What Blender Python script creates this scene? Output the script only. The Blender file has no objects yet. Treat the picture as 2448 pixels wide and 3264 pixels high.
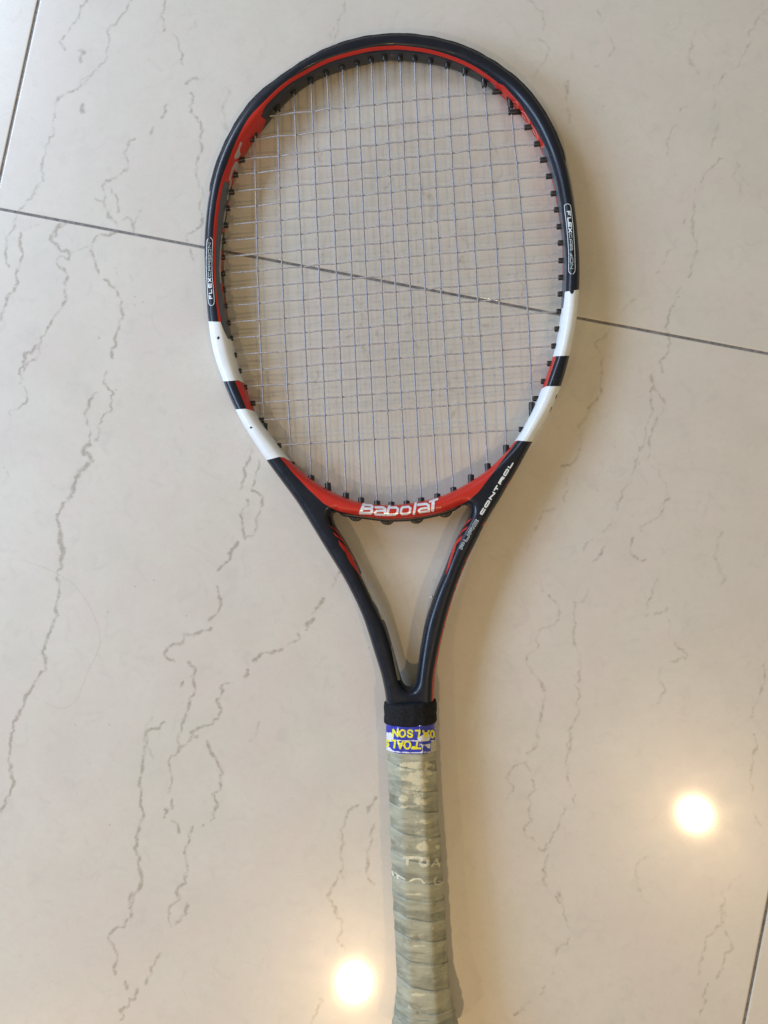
import bpy, math, random
import numpy as np
from mathutils import Vector, Matrix
from mathutils.bvhtree import BVHTree
random.seed(7); rng = np.random.default_rng(7)
sc = bpy.context.scene
C = sc.collection

# ------------------------------------------------------------------ camera
F = 2663.0                                   # focal length in photo pixels (2448 x 3264)
CX, CY = 1224.0, 1632.0
HC = 0.563                                   # lens height above the floor (m)
dn = np.array([.06, .03, 1.0]); dn /= np.linalg.norm(dn)      # straight down, in lens axes (x right, y down, z forward)
zw = -dn
xw = np.array([1., 0, 0]) - zw * zw[0]; xw /= np.linalg.norm(xw)
yw = np.cross(zw, xw)
RW = np.array([xw, yw, zw])                  # lens axes -> world axes
CAM = np.array([0, 0, HC])
cam_d = bpy.data.cameras.new("camera"); cam = bpy.data.objects.new("camera", cam_d); C.objects.link(cam)
cam_d.sensor_fit = 'VERTICAL'; cam_d.sensor_height = 24.0; cam_d.lens = 24.0 * F / 3264.0
cam_d.clip_start = 0.01; cam_d.clip_end = 50
r_, u_, b_ = RW @ np.array([1, 0, 0]), RW @ np.array([0, -1, 0]), RW @ np.array([0, 0, -1])
cam.matrix_world = Matrix(((r_[0], u_[0], b_[0], 0), (r_[1], u_[1], b_[1], 0), (r_[2], u_[2], b_[2], HC), (0, 0, 0, 1)))
sc.camera = cam

# ------------------------------------------------------------------ light
world = bpy.data.worlds.new("World"); sc.world = world; world.use_nodes = True
bg = world.node_tree.nodes["Background"]
bg.inputs[0].default_value = (1.0, .905, .66, 1); bg.inputs[1].default_value = 0.285
sc.view_settings.view_transform = 'Standard'; sc.view_settings.look = 'None'
sc.view_settings.exposure = 0.0; sc.view_settings.gamma = 1.0

def area(name, loc, target, size, power, color, shape='RECTANGLE', size_y=None, spread=None):
    l = bpy.data.lights.new(name, 'AREA'); l.energy = power; l.color = color; l.shape = shape
    l.size = size
    if size_y: l.size_y = size_y
    if spread: l.spread = math.radians(spread)
    o = bpy.data.objects.new(name, l); C.objects.link(o); o.location = loc
    o.rotation_euler = (Vector(target) - Vector(loc)).to_track_quat('-Z', 'Y').to_euler()
    return o

# daylight from a window up to the left of the racket
area("window_light", (-1.05, .12, .60), (0, .148, 0), .55, 12.8, (.45, .64, .95), size_y=.42)
area("window_light", (-1.05, 1.0, .85), (0, .50, 0), .55, 14.8, (.64, .76, .98), size_y=.42)

def mirror_spot(px, py, L):                  # where a ceiling lamp hangs so that the tiles mirror it at that spot
    d = RW @ np.array([px - CX, py - CY, F]); t = (HC + L) / -d[2]
    return (d[0] * t, d[1] * t, L)
L1 = mirror_spot(2215, 2595, 2.4); L2 = mirror_spot(1130, 3130, 2.4)
L3 = (2 * L2[0] - L1[0], 2 * L2[1] - L1[1], 2.4)
WARM = (1.0, .68, .36)
for i, (p, w) in enumerate(((L1, 6.2), (L2, 9.5), (L3, 11))):
    area("ceiling_spot", p, (p[0], p[1], 0), .090, w, WARM, shape='DISK', spread=115)

# ------------------------------------------------------------------ pixel / world mapping
def P2W(px, py, a=0.0, b=0.0):               # photo point(s) -> point on the plane z = a + b*y
    px = np.asarray(px, float); py = np.asarray(py, float)
    d = np.stack([px - CX, py - CY, np.full(px.shape, F)], -1) @ RW.T
    t = (a - HC) / (d[..., 2] - b * d[..., 1])
    return CAM + d * t[..., None]
def W2P(P):
    q = (np.asarray(P, float) - CAM) @ RW
    return np.stack([CX + F * q[..., 0] / q[..., 2], CY + F * q[..., 1] / q[..., 2]], -1)
yT = P2W(1270, 112)[1]; yB = P2W(1352, 3264)[1]
ZB = (.0105 - .0180) / (yT - yB); ZA = .0180 - ZB * yB        # mid-plane of the racket: z = ZA + ZB*y
def mid(px, py): return P2W(px, py, ZA, ZB)
def zmid(y): return ZA + ZB * y

# ------------------------------------------------------------------ helpers
def tag(o, label=None, cat=None, kind=None, group=None):
    if label: o['label'] = label
    if cat: o['category'] = cat
    if kind: o['kind'] = kind
    if group: o['group'] = group
    return o
def mesh_obj(name, verts, faces, mat=None, parent=None, smooth=True, attrs=None):
    me = bpy.data.meshes.new(name)
    verts = np.asarray(verts, np.float32)
    if isinstance(faces, np.ndarray):
        n, k = faces.shape
        me.vertices.add(len(verts)); me.vertices.foreach_set("co", verts.ravel())
        me.loops.add(n * k); me.loops.foreach_set("vertex_index", faces.ravel().astype(np.int32))
        me.polygons.add(n); me.polygons.foreach_set("loop_start", np.arange(0, n * k, k, dtype=np.int32))
        me.update(calc_edges=True); me.validate()
    else:
        me.from_pydata([tuple(v) for v in verts], [], faces); me.update()
    if smooth: me.polygons.foreach_set("use_smooth", np.ones(len(me.polygons), bool))
    for k_, v in (attrs or {}).items():
        at = me.attributes.new(k_, 'FLOAT', 'POINT'); at.data.foreach_set("value", np.asarray(v, np.float32))
    if mat: me.materials.append(mat)
    o = bpy.data.objects.new(name, me); C.objects.link(o)
    if parent: o.parent = parent
    return o
def catmull(pts, n=6, closed=False):
    P = np.array(pts, float); N = len(P); out = []
    rngi = range(N) if closed else range(N - 1)
    for i in rngi:
        g = (lambda k: P[k % N]) if closed else (lambda k: P[min(max(k, 0), N - 1)])
        p0, p1, p2, p3 = g(i - 1), g(i), g(i + 1), g(i + 2)
        for j in range(n):
            t = j / n
            out.append(.5 * ((2 * p1) + (-p0 + p2) * t + (2 * p0 - 5 * p1 + 4 * p2 - p3) * t * t + (-p0 + 3 * p1 - 3 * p2 + p3) * t ** 3))
    if not closed: out.append(P[-1])
    return np.array(out)
def resample(P, step, closed=False):
    if closed: P = np.vstack([P, P[:1]])
    s = np.r_[0, np.cumsum(np.linalg.norm(np.diff(P, axis=0), axis=1))]
    n = max(2, int(round(s[-1] / step)))
    t = np.linspace(0, s[-1], n + 1)
    if closed: t = t[:-1]
    return np.stack([np.interp(t, s, P[:, k]) for k in range(P.shape[1])], 1)
def smooth_closed(P, it):
    for _ in range(it): P = .25 * np.roll(P, 1, 0) + .5 * P + .25 * np.roll(P, -1, 0)
    return P
def seg_dist(Q, A, B):                       # distance of points Q to the segments A-B (min)
    out = np.full(len(Q), 1e9)
    for a, b in zip(A, B):
        ab = b - a; L = ab @ ab + 1e-12
        t = np.clip(((Q - a) @ ab) / L, 0, 1)
        d = Q - a - t[:, None] * ab
        np.minimum(out, np.einsum('ij,ij->i', d, d), out=out)
    return np.sqrt(out)
def inside(Q, P):
    c = np.zeros(len(Q), bool); B = np.roll(P, -1, 0)
    x, y = Q[:, 0], Q[:, 1]
    for (x1, y1), (x2, y2) in zip(P, B):
        if y1 == y2: continue
        c ^= ((y1 > y) != (y2 > y)) & (x < (x2 - x1) * (y - y1) / (y2 - y1) + x1)
    return c
def poly_sdf(Q, P):                          # positive inside
    P = np.asarray(P, float)
    d = seg_dist(Q, P, np.roll(P, -1, 0))
    return np.where(inside(Q, P), d, -d)
def stroke_sdf(Q, P, hw):                    # positive inside; hw a number or one per point
    P = np.asarray(P, float)
    if np.isscalar(hw): return hw - seg_dist(Q, P[:-1], P[1:])
    out = np.full(len(Q), -1e9)
    for i in range(len(P) - 1):
        a, b = P[i], P[i + 1]; ab = b - a; t = np.clip(((Q - a) @ ab) / (ab @ ab + 1e-12), 0, 1)
        d = np.linalg.norm(Q - a - t[:, None] * ab, axis=1)
        out = np.maximum(out, hw[i] + (hw[i + 1] - hw[i]) * t - d)
    return out
def crop(ox, oy, s, pts): return [(ox + x * s, oy + y * s) for x, y in pts]

# ------------------------------------------------------------------ materials
class NT:
    def __init__(self, name):
        self.m = bpy.data.materials.new(name); self.m.use_nodes = True
        self.t = self.m.node_tree; self.b = self.t.nodes["Principled BSDF"]
    def n(self, typ, **kw):
        nd = self.t.nodes.new(typ)
        for k, v in kw.items():
            if k.startswith('i_'): nd.inputs[k[2:].replace('_', ' ')].default_value = v
            else: setattr(nd, k, v)
        return nd
    def l(self, a, b): self.t.links.new(a, b)
    def attr(self, name): return self.n('ShaderNodeAttribute', attribute_name=name).outputs['Fac']
    def ramp(self, v, lo, hi, a=0.0, b=1.0):
        m = self.n('ShaderNodeMapRange'); m.interpolation_type = 'SMOOTHSTEP'
        self.l(v, m.inputs[0]); m.inputs[1].default_value = lo; m.inputs[2].default_value = hi
        m.inputs[3].default_value = a; m.inputs[4].default_value = b
        return m.outputs[0]
    def noise(self, scale, detail=4, rough=.55, coord=None, dist=0):
        nd = self.n('ShaderNodeTexNoise'); nd.inputs['Scale'].default_value = scale
        nd.inputs['Detail'].default_value = detail; nd.inputs['Roughness'].default_value = rough
        nd.inputs['Distortion'].default_value = dist
        self.l(coord or self.obj(), nd.inputs['Vector']); return nd.outputs['Fac']
    def obj(self):
        if not hasattr(self, '_c'): self._c = self.n('ShaderNodeTexCoord').outputs['Object']
        return self._c
    def mix(self, f, a, b, blend='MIX'):
        m = self.n('ShaderNodeMix', data_type='RGBA', blend_type=blend)
        for s, v in ((m.inputs[0], f), (m.inputs[6], a), (m.inputs[7], b)):
            if isinstance(v, bpy.types.NodeSocket): self.l(v, s)
            elif isinstance(v, (int, float)): s.default_value = v
            else: s.default_value = (*v[:3], 1)
        return m.outputs[2]
    def math(self, op, a, b=0.0):
        m = self.n('ShaderNodeMath', operation=op)
        for s, v in ((m.inputs[0], a), (m.inputs[1], b)):
            if isinstance(v, bpy.types.NodeSocket): self.l(v, s)
            else: s.default_value = v
        return m.outputs[0]
    def bump(self, h, strength, dist):
        b = self.n('ShaderNodeBump'); b.inputs['Strength'].default_value = strength; b.inputs['Distance'].default_value = dist
        self.l(h, b.inputs['Height']); self.l(b.outputs[0], self.b.inputs['Normal'])
    def set(self, **kw):
        for k, v in kw.items():
            s = self.b.inputs[k.replace('_', ' ')]
            if isinstance(v, bpy.types.NodeSocket): self.l(v, s)
            elif isinstance(v, tuple): s.default_value = (*v[:3], 1)
            else: s.default_value = v
        return self

def simple(name, col, rough, noise_amt=.12, scale=900, **kw):
    n = NT(name)
    f = n.noise(scale, 3)
    c = n.mix(n.ramp(f, .3, .7), tuple(x * (1 - noise_amt) for x in col), tuple(min(1, x * (1 + noise_amt)) for x in col))
    n.set(Base_Color=c, Roughness=rough, **kw)
    return n.m

def mat_tile():
    n = NT("polished_beige_marble")
    v = n.attr("vein"); s = n.attr("speck")
    c1 = n.noise(9, 6, .6); c2 = n.noise(38, 5, .6); fine = n.noise(1500, 2, .6); mid_ = n.noise(190, 3, .6)
    base = n.mix(n.ramp(c1, .3, .7), (.575, .532, .455), (.615, .575, .498))
    base = n.mix(n.ramp(c2, .35, .7, 0, .45), base, (.635, .595, .518))
    base = n.mix(n.ramp(mid_, .40, .75, 0, .22), base, (.52, .485, .425))
    base = n.mix(n.ramp(fine, .35, .75, 0, .18), base, (.47, .44, .39))
    base = n.mix(n.ramp(n.noise(24, 3, .5, dist=.8), .42, .68, 0, .32), base, (.605, .515, .470))
    base = n.mix(n.ramp(n.noise(17, 4, .6, dist=.5), .48, .72, 0, .30), base, (.520, .515, .440))
    base = n.mix(n.ramp(n.noise(70, 6, .65, dist=1.2), .52, .70, 0, .28), base, (.47, .445, .400))
    spk = n.ramp(n.noise(420, 2, .5), .70, .78, 0, .30)
    base = n.mix(spk, base, (.40, .37, .31))
    brk = n.noise(330, 4, .7)
    vv = n.math('MULTIPLY', v, n.ramp(brk, .34, .60, .50, 1.10))
    base = n.mix(n.ramp(vv, .04, .85, 0, .66), base, (.285, .247, .190))
    base = n.mix(n.ramp(s, .1, .8, 0, .65), base, (.28, .25, .21))
    n.set(Base_Color=base, Roughness=n.ramp(n.noise(60, 4), .3, .7, .265, .285), IOR=1.5, Coat_Weight=.5, Coat_Roughness=.065, Coat_IOR=1.45)
    return n.m
def mat_grout():
    n = NT("dirty_grey_grout")
    f = n.noise(260, 5, .7)
    c = n.mix(n.ramp(f, .30, .75), (.12, .112, .108), (.25, .235, .222))
    n.set(Base_Color=c, Roughness=.9); n.bump(n.noise(1800, 3), .6, .0004)
    return n.m

def mat_frame():
    n = NT("satin_racket_paint")
    W, R_, G, K, X, PL = (n.attr(a) for a in ("white", "red", "grey", "charcoal", "chip", "pale"))
    fl = n.noise(2600, 2, .5)
    black = n.mix(n.ramp(fl, .3, .7), (.0042, .0062, .0120), (.0085, .0115, .0200))
    red = n.mix(n.ramp(fl, .3, .7), (.44, .020, .013), (.54, .032, .019))
    cha = n.mix(n.ramp(fl, .3, .7), (.020, .020, .022), (.034, .034, .037))
    tick = n.ramp(n.noise(700, 1, .4), .70, .74, 0, .35)
    cha = n.mix(tick, cha, (.11, .11, .12))
    white = n.mix(n.ramp(n.noise(70, 4), .35, .7), (.76, .79, .79), (.70, .73, .73))
    c = n.mix(n.ramp(K, -.7, .7), black, cha)
    c = n.mix(n.ramp(R_, -.7, .7), c, red)
    c = n.mix(n.ramp(G, -.7, .7), c, (.085, .098, .115))
    c = n.mix(n.ramp(PL, -.7, .7), c, (.40, .365, .35))  # white print on the inner wall, its shade mixed into a duller colour
    c = n.mix(n.ramp(W, -.7, .7), c, white)
    scr = n.ramp(n.noise(240, 6, .72, dist=.4), .66, .70, 0, .30)
    c = n.mix(scr, c, (.16, .17, .18))
    c = n.mix(n.ramp(X, -.7, .7), c, (.012, .012, .014))
    ro = n.ramp(n.noise(120, 5, .6), .3, .7, .30, .44)
    n.set(Base_Color=c, Roughness=ro, IOR=1.36, Coat_Weight=.20, Coat_Roughness=.15)
    n.bump(fl, .06, .0003)
    return n.m
def mat_bumper():
    n = NT("scuffed_black_plastic")
    scr = n.ramp(n.noise(330, 7, .78, dist=.8), .55, .68, 0, .8)
    c = n.mix(scr, (.006, .008, .012), (.100, .115, .130))
    dots = n.ramp(n.noise(520, 2, .5), .735, .76, 0, .7)
    c = n.mix(dots, c, (.22, .24, .25))
    n.set(Base_Color=c, Roughness=n.ramp(n.noise(200, 5, .7), .3, .7, .40, .62), IOR=1.48)
    n.bump(n.noise(600, 5, .7), .7, .0008)
    return n.m
def mat_grip():
    n = NT("worn_sage_overgrip")
    w = n.attr("worn"); lap = n.attr("lap"); gr = n.attr("groove_shade")
    c1 = n.noise(60, 5, .6); st = n.n('ShaderNodeMapping'); st.inputs['Scale'].default_value = (.25, 1.2, .25)
    n.l(n.obj(), st.inputs['Vector'])
    streak = n.noise(300, 5, .65, coord=st.outputs[0])
    base = n.mix(n.ramp(c1, .3, .7), (.185, .188, .135), (.315, .318, .232))
    fine = n.noise(1400, 3, .6)
    base = n.mix(n.ramp(fine, .3, .7, 0, .25), base, (.20, .21, .16))
    base = n.mix(n.ramp(lap, 0, 1, 0, .70), base, (.425, .420, .305))
    base = n.mix(n.ramp(streak, .45, .66, 0, .55), base, (.50, .48, .33))
    base = n.mix(n.ramp(streak, .30, .45, .45, 0), base, (.17, .17, .12))
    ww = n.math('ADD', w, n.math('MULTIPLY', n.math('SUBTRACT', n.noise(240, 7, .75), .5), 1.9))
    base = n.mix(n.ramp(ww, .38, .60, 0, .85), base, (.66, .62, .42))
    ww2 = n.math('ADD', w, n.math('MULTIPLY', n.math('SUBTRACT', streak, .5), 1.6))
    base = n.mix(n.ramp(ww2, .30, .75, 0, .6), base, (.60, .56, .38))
    base = n.mix(n.ramp(n.noise(90, 6, .7), .52, .72, 0, .60), base, (.150, .142, .095))
    base = n.mix(n.ramp(gr, .15, 1.0, 0, .75), base, (.085, .08, .055))  # shade in the lap grooves, painted as a darker colour
    n.set(Base_Color=base, Roughness=n.ramp(streak, .3, .7, .42, .62), Sheen_Weight=.05)
    n.bump(n.math('ADD', streak, n.math('MULTIPLY', n.noise(900, 4), .4)), .35, .0004)
    return n.m
def mat_tape():
    n = NT("printed_blue_tape")
    w = n.attr("bare"); b = n.attr("none")
    blue = n.mix(n.ramp(n.noise(260, 5, .7), .35, .7), (.022, .024, .30), (.055, .075, .48))
    ww = n.math('ADD', w, n.math('MULTIPLY', n.math('SUBTRACT', n.noise(420, 5, .7), .5), 9.0))
    c = n.mix(n.ramp(ww, -.4, .6), blue, (.70, .72, .76))
    c = n.mix(n.ramp(b, -.5, .5), c, (.48, .46, .33))
    n.set(Base_Color=c, Roughness=.22, Coat_Weight=.3, Coat_Roughness=.12)
    n.bump(n.noise(350, 4), .25, .0004)
    return n.m

M_tile, M_grout, M_frame, M_bumper, M_grip, M_tape = mat_tile(), mat_grout(), mat_frame(), mat_bumper(), mat_grip(), mat_tape()
M_rubber = simple("matte_black_rubber", (.010, .0105, .0125), .85, .45, 700, Specular_IOR_Level=.25)
M_grom = simple("black_nylon", (.013, .0125, .013), .38, .3, 1500)
M_string = simple("lilac_grey_string", (.290, .290, .330), .36, .20, 700, Coat_Weight=.10, Coat_Roughness=.15)
M_cross = simple("pale_grey_string", (.365, .355, .370), .32, .22, 700, Coat_Weight=.18, Coat_Roughness=.12)
M_silver = simple("silver_white_print", (.78, .80, .82), .28, .10, 300, Metallic=.25)
M_print = simple("white_print", (.72, .76, .74), .45, .08, 900)
M_fineprint = simple("thin_pale_print", (.46, .53, .50), .45, .10, 900)
M_pink = simple("pale_pink_print", (.75, .28, .20), .4, .1, 900)
M_redout = simple("pale_outline_print", (.74, .30, .24), .4, .1, 900)
M_yellow = simple("yellow_tape_print", (.78, .74, .03), .28, .10, 500)
M_cream = simple("worn_cream_print", (.60, .58, .43), .5, .22, 500)
M_hair = simple("dark_hair", (.26, .23, .20), .5, .2, 200)

# ------------------------------------------------------------------ floor
# joints traced on the photo: one across, one at the left of the upper tile, one at the right of the lower tile
ja, jb = P2W(0, 666)[:2], P2W(2448, 1127)[:2]
U = (jb - ja) / np.linalg.norm(jb - ja); V = np.array([U[1], -U[0]])          # U along the joint, V away from it (down the photo)
if (P2W(1224, 2000)[:2] - ja) @ V < 0: V = -V
uL = (P2W(64.6, 271)[:2] - ja) @ U; uR = (P2W(2410, 3070)[:2] - ja) @ U
TS = uR - uL                                                                   # tile pitch
print("tile pitch", TS)
def jitter_line(pts, amp, rough=2):
    P = np.array(pts, float)
    for k in range(rough):
        Q = []
        for i in range(len(P) - 1):
            L = np.linalg.norm(P[i + 1] - P[i]); m = (P[i] + P[i + 1]) / 2
            nrm = np.array([-(P[i + 1] - P[i])[1], (P[i + 1] - P[i])[0]]) / (L + 1e-6)
            Q += [P[i], m + nrm * rng.normal() * amp * L]
        Q.append(P[-1]); P = np.array(Q)
    return P
VEINS = []   # (points in photo pixels, half width, strength)
def vs(ox, oy, s, w, st, *lines):
    for l in lines: VEINS.append((crop(ox, oy, s, l), w, st))
s1 = .4219
vs(0, 0, s1, 3.4, .75,
   [(655,5),(605,70),(600,120),(530,210),(490,265),(445,325),(490,380)],
   [(1000,0),(960,75),(905,135),(860,185),(810,240),(825,330),(810,430),(750,495),(700,560),(660,580),(640,630)],
   [(660,580),(590,675),(520,695),(470,730),(420,770),(410,870),(400,960),(410,1010),(370,1080),(345,1160),(315,1250),(325,1330),(290,1400),(260,1460),(230,1500),(180,1560),(130,1610),(100,1680),(90,1740),(45,1810),(40,1900),(50,1990),(70,2015)],
   [(1240,0),(1245,60),(1215,110),(1240,170),(1240,230)],
   [(1300,260),(1350,340),(1380,410),(1380,490)],
   [(1440,700),(1465,730),(1435,800),(1440,850),(1490,890),(1520,960),(1510,1030),(1525,1100),(1520,1150),(1495,1180),(1490,1260),(1480,1330),(1500,1400),(1535,1440),(1510,1540),(1520,1600),(1535,1650),(1500,1720),(1410,1770),(1415,1820)],
   [(1265,790),(1215,890)], [(1160,960),(1140,1010)],
   [(1020,1050),(970,1070),(935,1160),(965,1210),(960,1290),(920,1310),(880,1340),(800,1360),(770,1410),(790,1450),(780,1520),(720,1500)],
   [(830,1420),(880,1480),(895,1600)], [(780,1530),(820,1600),(850,1660),(890,1710)],
   [(930,1660),(960,1640),(1000,1690),(1010,1740),(1060,1590)],
   [(500,1680),(450,1720),(385,1780),(390,1820),(450,1890)], [(1440,1880),(1460,1960)])
vs(0, 0, s1, 5.0, .9, [(595,380),(640,400),(610,470)], [(1405,630),(1450,590),(1495,600),(1490,630)], [(625,790),(630,850)])
vs(0, 0, s1, 3, .4, [(1400,20),(1435,90),(1475,150),(1480,200),(1410,275)], [(160,30),(90,160),(55,215)])
s2 = .5425
vs(0, 600, s2, 3.6, .85,
   [(120,260),(135,380),(120,450),(95,500),(85,590),(40,650),(20,720),(5,775)],
   [(390,210),(330,250),(300,300),(350,360),(400,370),(405,420),(370,400),(340,410),(380,490),(400,520),(385,590),(395,650),(370,690),(330,740),(280,820),(240,880),(230,940),(235,970),(210,1010),(160,1040),(120,1100),(110,1150),(150,1180),(165,1240),(150,1265),(100,1300)],
   [(210,920),(190,960),(150,970),(140,1040),(110,1090)],
   [(680,260),(600,270),(560,290),(535,370),(560,430),(580,500)],
   [(610,535),(640,550),(690,610),(710,680),(725,745),(700,820),(675,880),(660,940),(660,1000)],
   [(625,1080),(610,1130),(635,1175),(670,1200),(660,1250),(610,1330),(570,1400),(560,1480)],
   [(570,1200),(525,1270),(495,1320),(510,1370),(530,1410),(525,1500)],
   [(1480,1540),(1450,1620),(1440,1700),(1410,1770)],
   [(1520,1600),(1500,1700),(1545,1820),(1530,1880),(1505,1960),(1490,2040),(1440,2060),(1425,1970),(1410,1920),(1460,1860),(1455,1830)],
   [(1400,2080),(1360,2120),(1350,2180)])
vs(0, 600, s2, 2.6, .42, [(60,1300),(65,1380),(35,1450),(20,1550),(10,1590),(40,1650),(50,1700),(20,1735)], [(100,1300),(60,1300)],
   [(540,340),(470,360),(410,380)], [(700,440),(690,510)], [(765,510),(780,550)], [(180,240),(195,215),(240,210)])
vs(0, 600, s2, 5.2, 1.0, [(530,1510),(540,1600),(500,1640),(440,1700),(430,1780),(370,1850),(350,1910),(350,1990),(360,2060),(370,2120),(355,2200)])
vs(0, 1700, s2, 4.0, .95,
   [(350,10),(365,90),(360,180),(345,280),(330,420),(335,490),(300,560),(280,620),(250,690),(265,770),(215,860),(170,940),(140,1020),(75,1110),(65,1200),(50,1340),(70,1440),(60,1530),(30,1590),(5,1640)],
   [(1400,60),(1360,90),(1350,150),(1280,215)], [(1275,315),(1285,370),(1290,450),(1230,515)], [(1240,560),(1180,575),(1080,590),(1020,650),(965,710),(1020,750)],
   [(1110,760),(1145,790),(1120,840)], [(1075,870),(1060,905)], [(1140,860),(1150,920),(1110,1010),(1090,1080),(1070,1160),(1045,1210),(1050,1260),(1000,1320),(1000,1380),(1010,1430),(990,1520)],
   [(1015,1560),(1010,1620)], [(975,1620),(965,1670)], [(1015,1690),(1055,1760)],
   [(1655,685),(1590,700)], [(1540,700),(1490,750)], [(1455,800),(1440,840)],
   [(1345,880),(1300,910),(1270,980),(1300,1030),(1285,1090),(1255,1110),(1160,1140),(1120,1170),(1160,1195),(1100,1230),(1050,1280)],
   [(1215,1220),(1240,1290),(1280,1350),(1310,1410),(1300,1480),(1280,1590),(1235,1690)], [(1195,1715),(1190,1720)],
   [(1130,1725),(1110,1810),(1090,1900),(1085,2030)], [(1050,2080),(1055,2150)],
   [(960,1110),(920,1145),(855,1160),(860,1240),(840,1320),(830,1430),(815,1480),(820,1560),(835,1620),(825,1690),(800,1790),(800,1860),(820,1900),(810,1970),(830,2020),(825,2070),(780,2140),(760,2205)])
s3 = .663
vs(200, 2500, s3, 3.8, .85,
   [(370,400),(380,460),(345,520),(320,590),(300,680),(245,700),(215,740),(245,790),(265,840),(245,880),(255,910)], [(300,950),(310,985)],
   [(585,440),(560,490),(560,550),(515,590),(510,660),(520,690)], [(470,810),(435,870),(430,910),(400,960)], [(360,985),(355,1010),(320,1030),(275,1085),(295,1115),(275,1135)], [(595,570),(595,625),(545,670)],
   [(1420,100),(1380,120),(1360,170),(1335,220),(1350,280),(1335,350),(1345,400),(1350,450)], [(1320,440),(1290,500),(1270,540),(1310,590),(1345,660),(1340,710),(1325,760)], [(1340,775),(1360,800)],
   [(1505,65),(1465,110),(1465,140)], [(1500,190),(1490,260),(1460,320),(1470,380),(1465,440),(1500,480)], [(1240,1030),(1255,1045),(1215,1110),(1190,1150)])
s4 = .4522
vs(600, 1700, s4, 3.8, .85, [(1070,275),(1040,310),(1010,380)], [(950,455),(915,520),(870,570)], [(885,600),(830,685)], [(770,700),(785,740),(710,780)], [(660,810),(640,830)], [(600,840),(520,845),(465,900)], [(420,960),(405,1010)])
s5 = .4972
vs(1648, 0, s5, 3.2, .55,
   [(60,0),(120,55),(165,120),(170,190)], [(140,250),(200,300),(185,380),(130,450),(100,500)], [(325,520),(315,600),(325,700),(335,790)],
   [(590,230),(620,300),(585,365)], [(530,405),(500,430)], [(510,60),(550,150)], [(350,310),(355,365)],
   [(1605,60),(1530,130),(1520,190),(1480,240)], [(1500,270),(1460,340),(1410,430)], [(1340,470),(1300,520),(1260,550)], [(1275,640),(1270,710)], [(1290,790),(1275,880),(1245,945)],
   [(1100,670),(1040,720)], [(1030,800),(980,870),(965,940),(965,1000)],
   [(1320,1015),(1250,1070),(1200,1120),(1180,1170)], [(1140,1210),(1130,1300),(1130,1380),(1120,1440),(1130,1500),(1150,1550),(1165,1610),(1130,1680),(1100,1780)],
   [(1050,1840),(1020,1880)], [(1040,1900),(1010,1960),(970,2030),(950,2100),(975,2180)], [(1075,1410),(1060,1440)], [(1035,1510),(1000,1600),(935,1690)], [(910,1740),(885,1760)], [(760,1920),(690,1970),(650,2020)])
vs(1648, 0, s5, 5, .55, [(1130,1420),(1125,1490)], [(300,530),(320,600)])
s6 = .633
vs(1400, 1000, s6, 3.4, .62,
   [(860,70),(790,140),(790,170),(830,210),(820,270),(815,330),(820,400),(780,450),(740,520),(700,570),(715,640),(695,720),(655,765),(610,770)],
   [(640,830),(655,880),(630,950)], [(590,980),(540,990),(500,1040),(475,1100),(455,1130)], [(450,1160),(445,1190)], [(510,1350),(520,1400)], [(550,1420),(605,1480),(600,1540),(540,1580),(490,1630),(500,1680),(450,1710),(450,1780),(490,1820),(520,1890),(520,1990),(500,2080),(500,2150),(440,2212)],
   [(1160,10),(1145,60),(1165,150),(1150,200),(1110,240),(1125,300)], [(1070,310),(1080,350),(1065,440),(1060,520),(1040,620),(1000,720),(975,800),(970,850),(920,920),(895,990)], [(860,1060),(825,1100)], [(775,1135),(730,1200)],
   [(830,1170),(770,1250)], [(750,1380),(740,1420),(680,1450),(670,1510),(690,1560),(680,1660),(710,1720),(705,1800),(680,1870),(695,1950),(690,2030),(655,2090),(665,2150),(660,2212)],
   [(1085,380),(1100,520),(1060,620),(1040,740)], [(1070,765),(1110,790),(1140,850),(1160,930),(1120,1000),(1080,1035),(1010,1070),(1020,1100)], [(975,1130),(960,1200),(1000,1240),(1045,1245)],
   [(1100,1335),(1070,1420),(1050,1480)], [(1155,1540),(1160,1620),(1200,1680),(1250,1710),(1240,1740),(1165,1750)], [(1120,1780),(1110,1850),(1140,1900),(1110,1960),(1070,1975)],
   [(1650,1745),(1630,1770),(1640,1850),(1600,1960),(1575,2030)])
vs(1400, 1000, s6, 5.5, .6, [(1070,320),(1080,350)], [(1040,1520),(1050,1515)], [(1090,1510),(1150,1480)], [(520,1870),(530,1900)])
s7 = .6317
vs(1400, 2200, s7, 3.4, .62,
   [(505,250),(450,320),(435,370),(460,410)], [(470,450),(450,540),(450,600),(470,660),(425,700),(440,740),(480,760)], [(500,790),(530,810),(545,770)], [(560,770),(600,700),(635,600)], [(680,570),(690,530)], [(665,490),(650,460),(645,380),(665,280),(655,210)],
   [(430,365),(380,380),(335,440),(375,480),(345,545)], [(550,830),(525,900),(525,960),(545,990)], [(600,1020),(630,1100),(640,1160),(655,1200)], [(660,1245),(600,1300),(590,1340)], [(570,1390),(575,1430)], [(535,1490),(490,1550)], [(455,1570),(440,1620),(420,1600),(375,1640)],
   [(1585,220),(1580,330),(1570,440),(1580,520)], [(1590,620),(1640,700)], [(1525,930),(1470,980),(1425,1030),(1435,1080),(1400,1190),(1340,1310),(1305,1380),(1310,1440)], [(1355,1480),(1350,1560),(1315,1640)], [(1440,1120),(1445,1220),(1480,1310),(1440,1370),(1400,1450)])
vs(1400, 2200, s7, 5, .7, [(600,1020),(620,1060)])
vs(1250, 740, .3918, 3.4, .55, [(940,350),(1000,350),(1050,410),(1060,520)], [(1160,200),(1130,280)], [(680,740),(790,750)], [(620,850),(620,925)], [(470,950),(480,990)], [(600,1130),(630,1250),(575,1320)], [(570,200),(540,260)])
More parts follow.
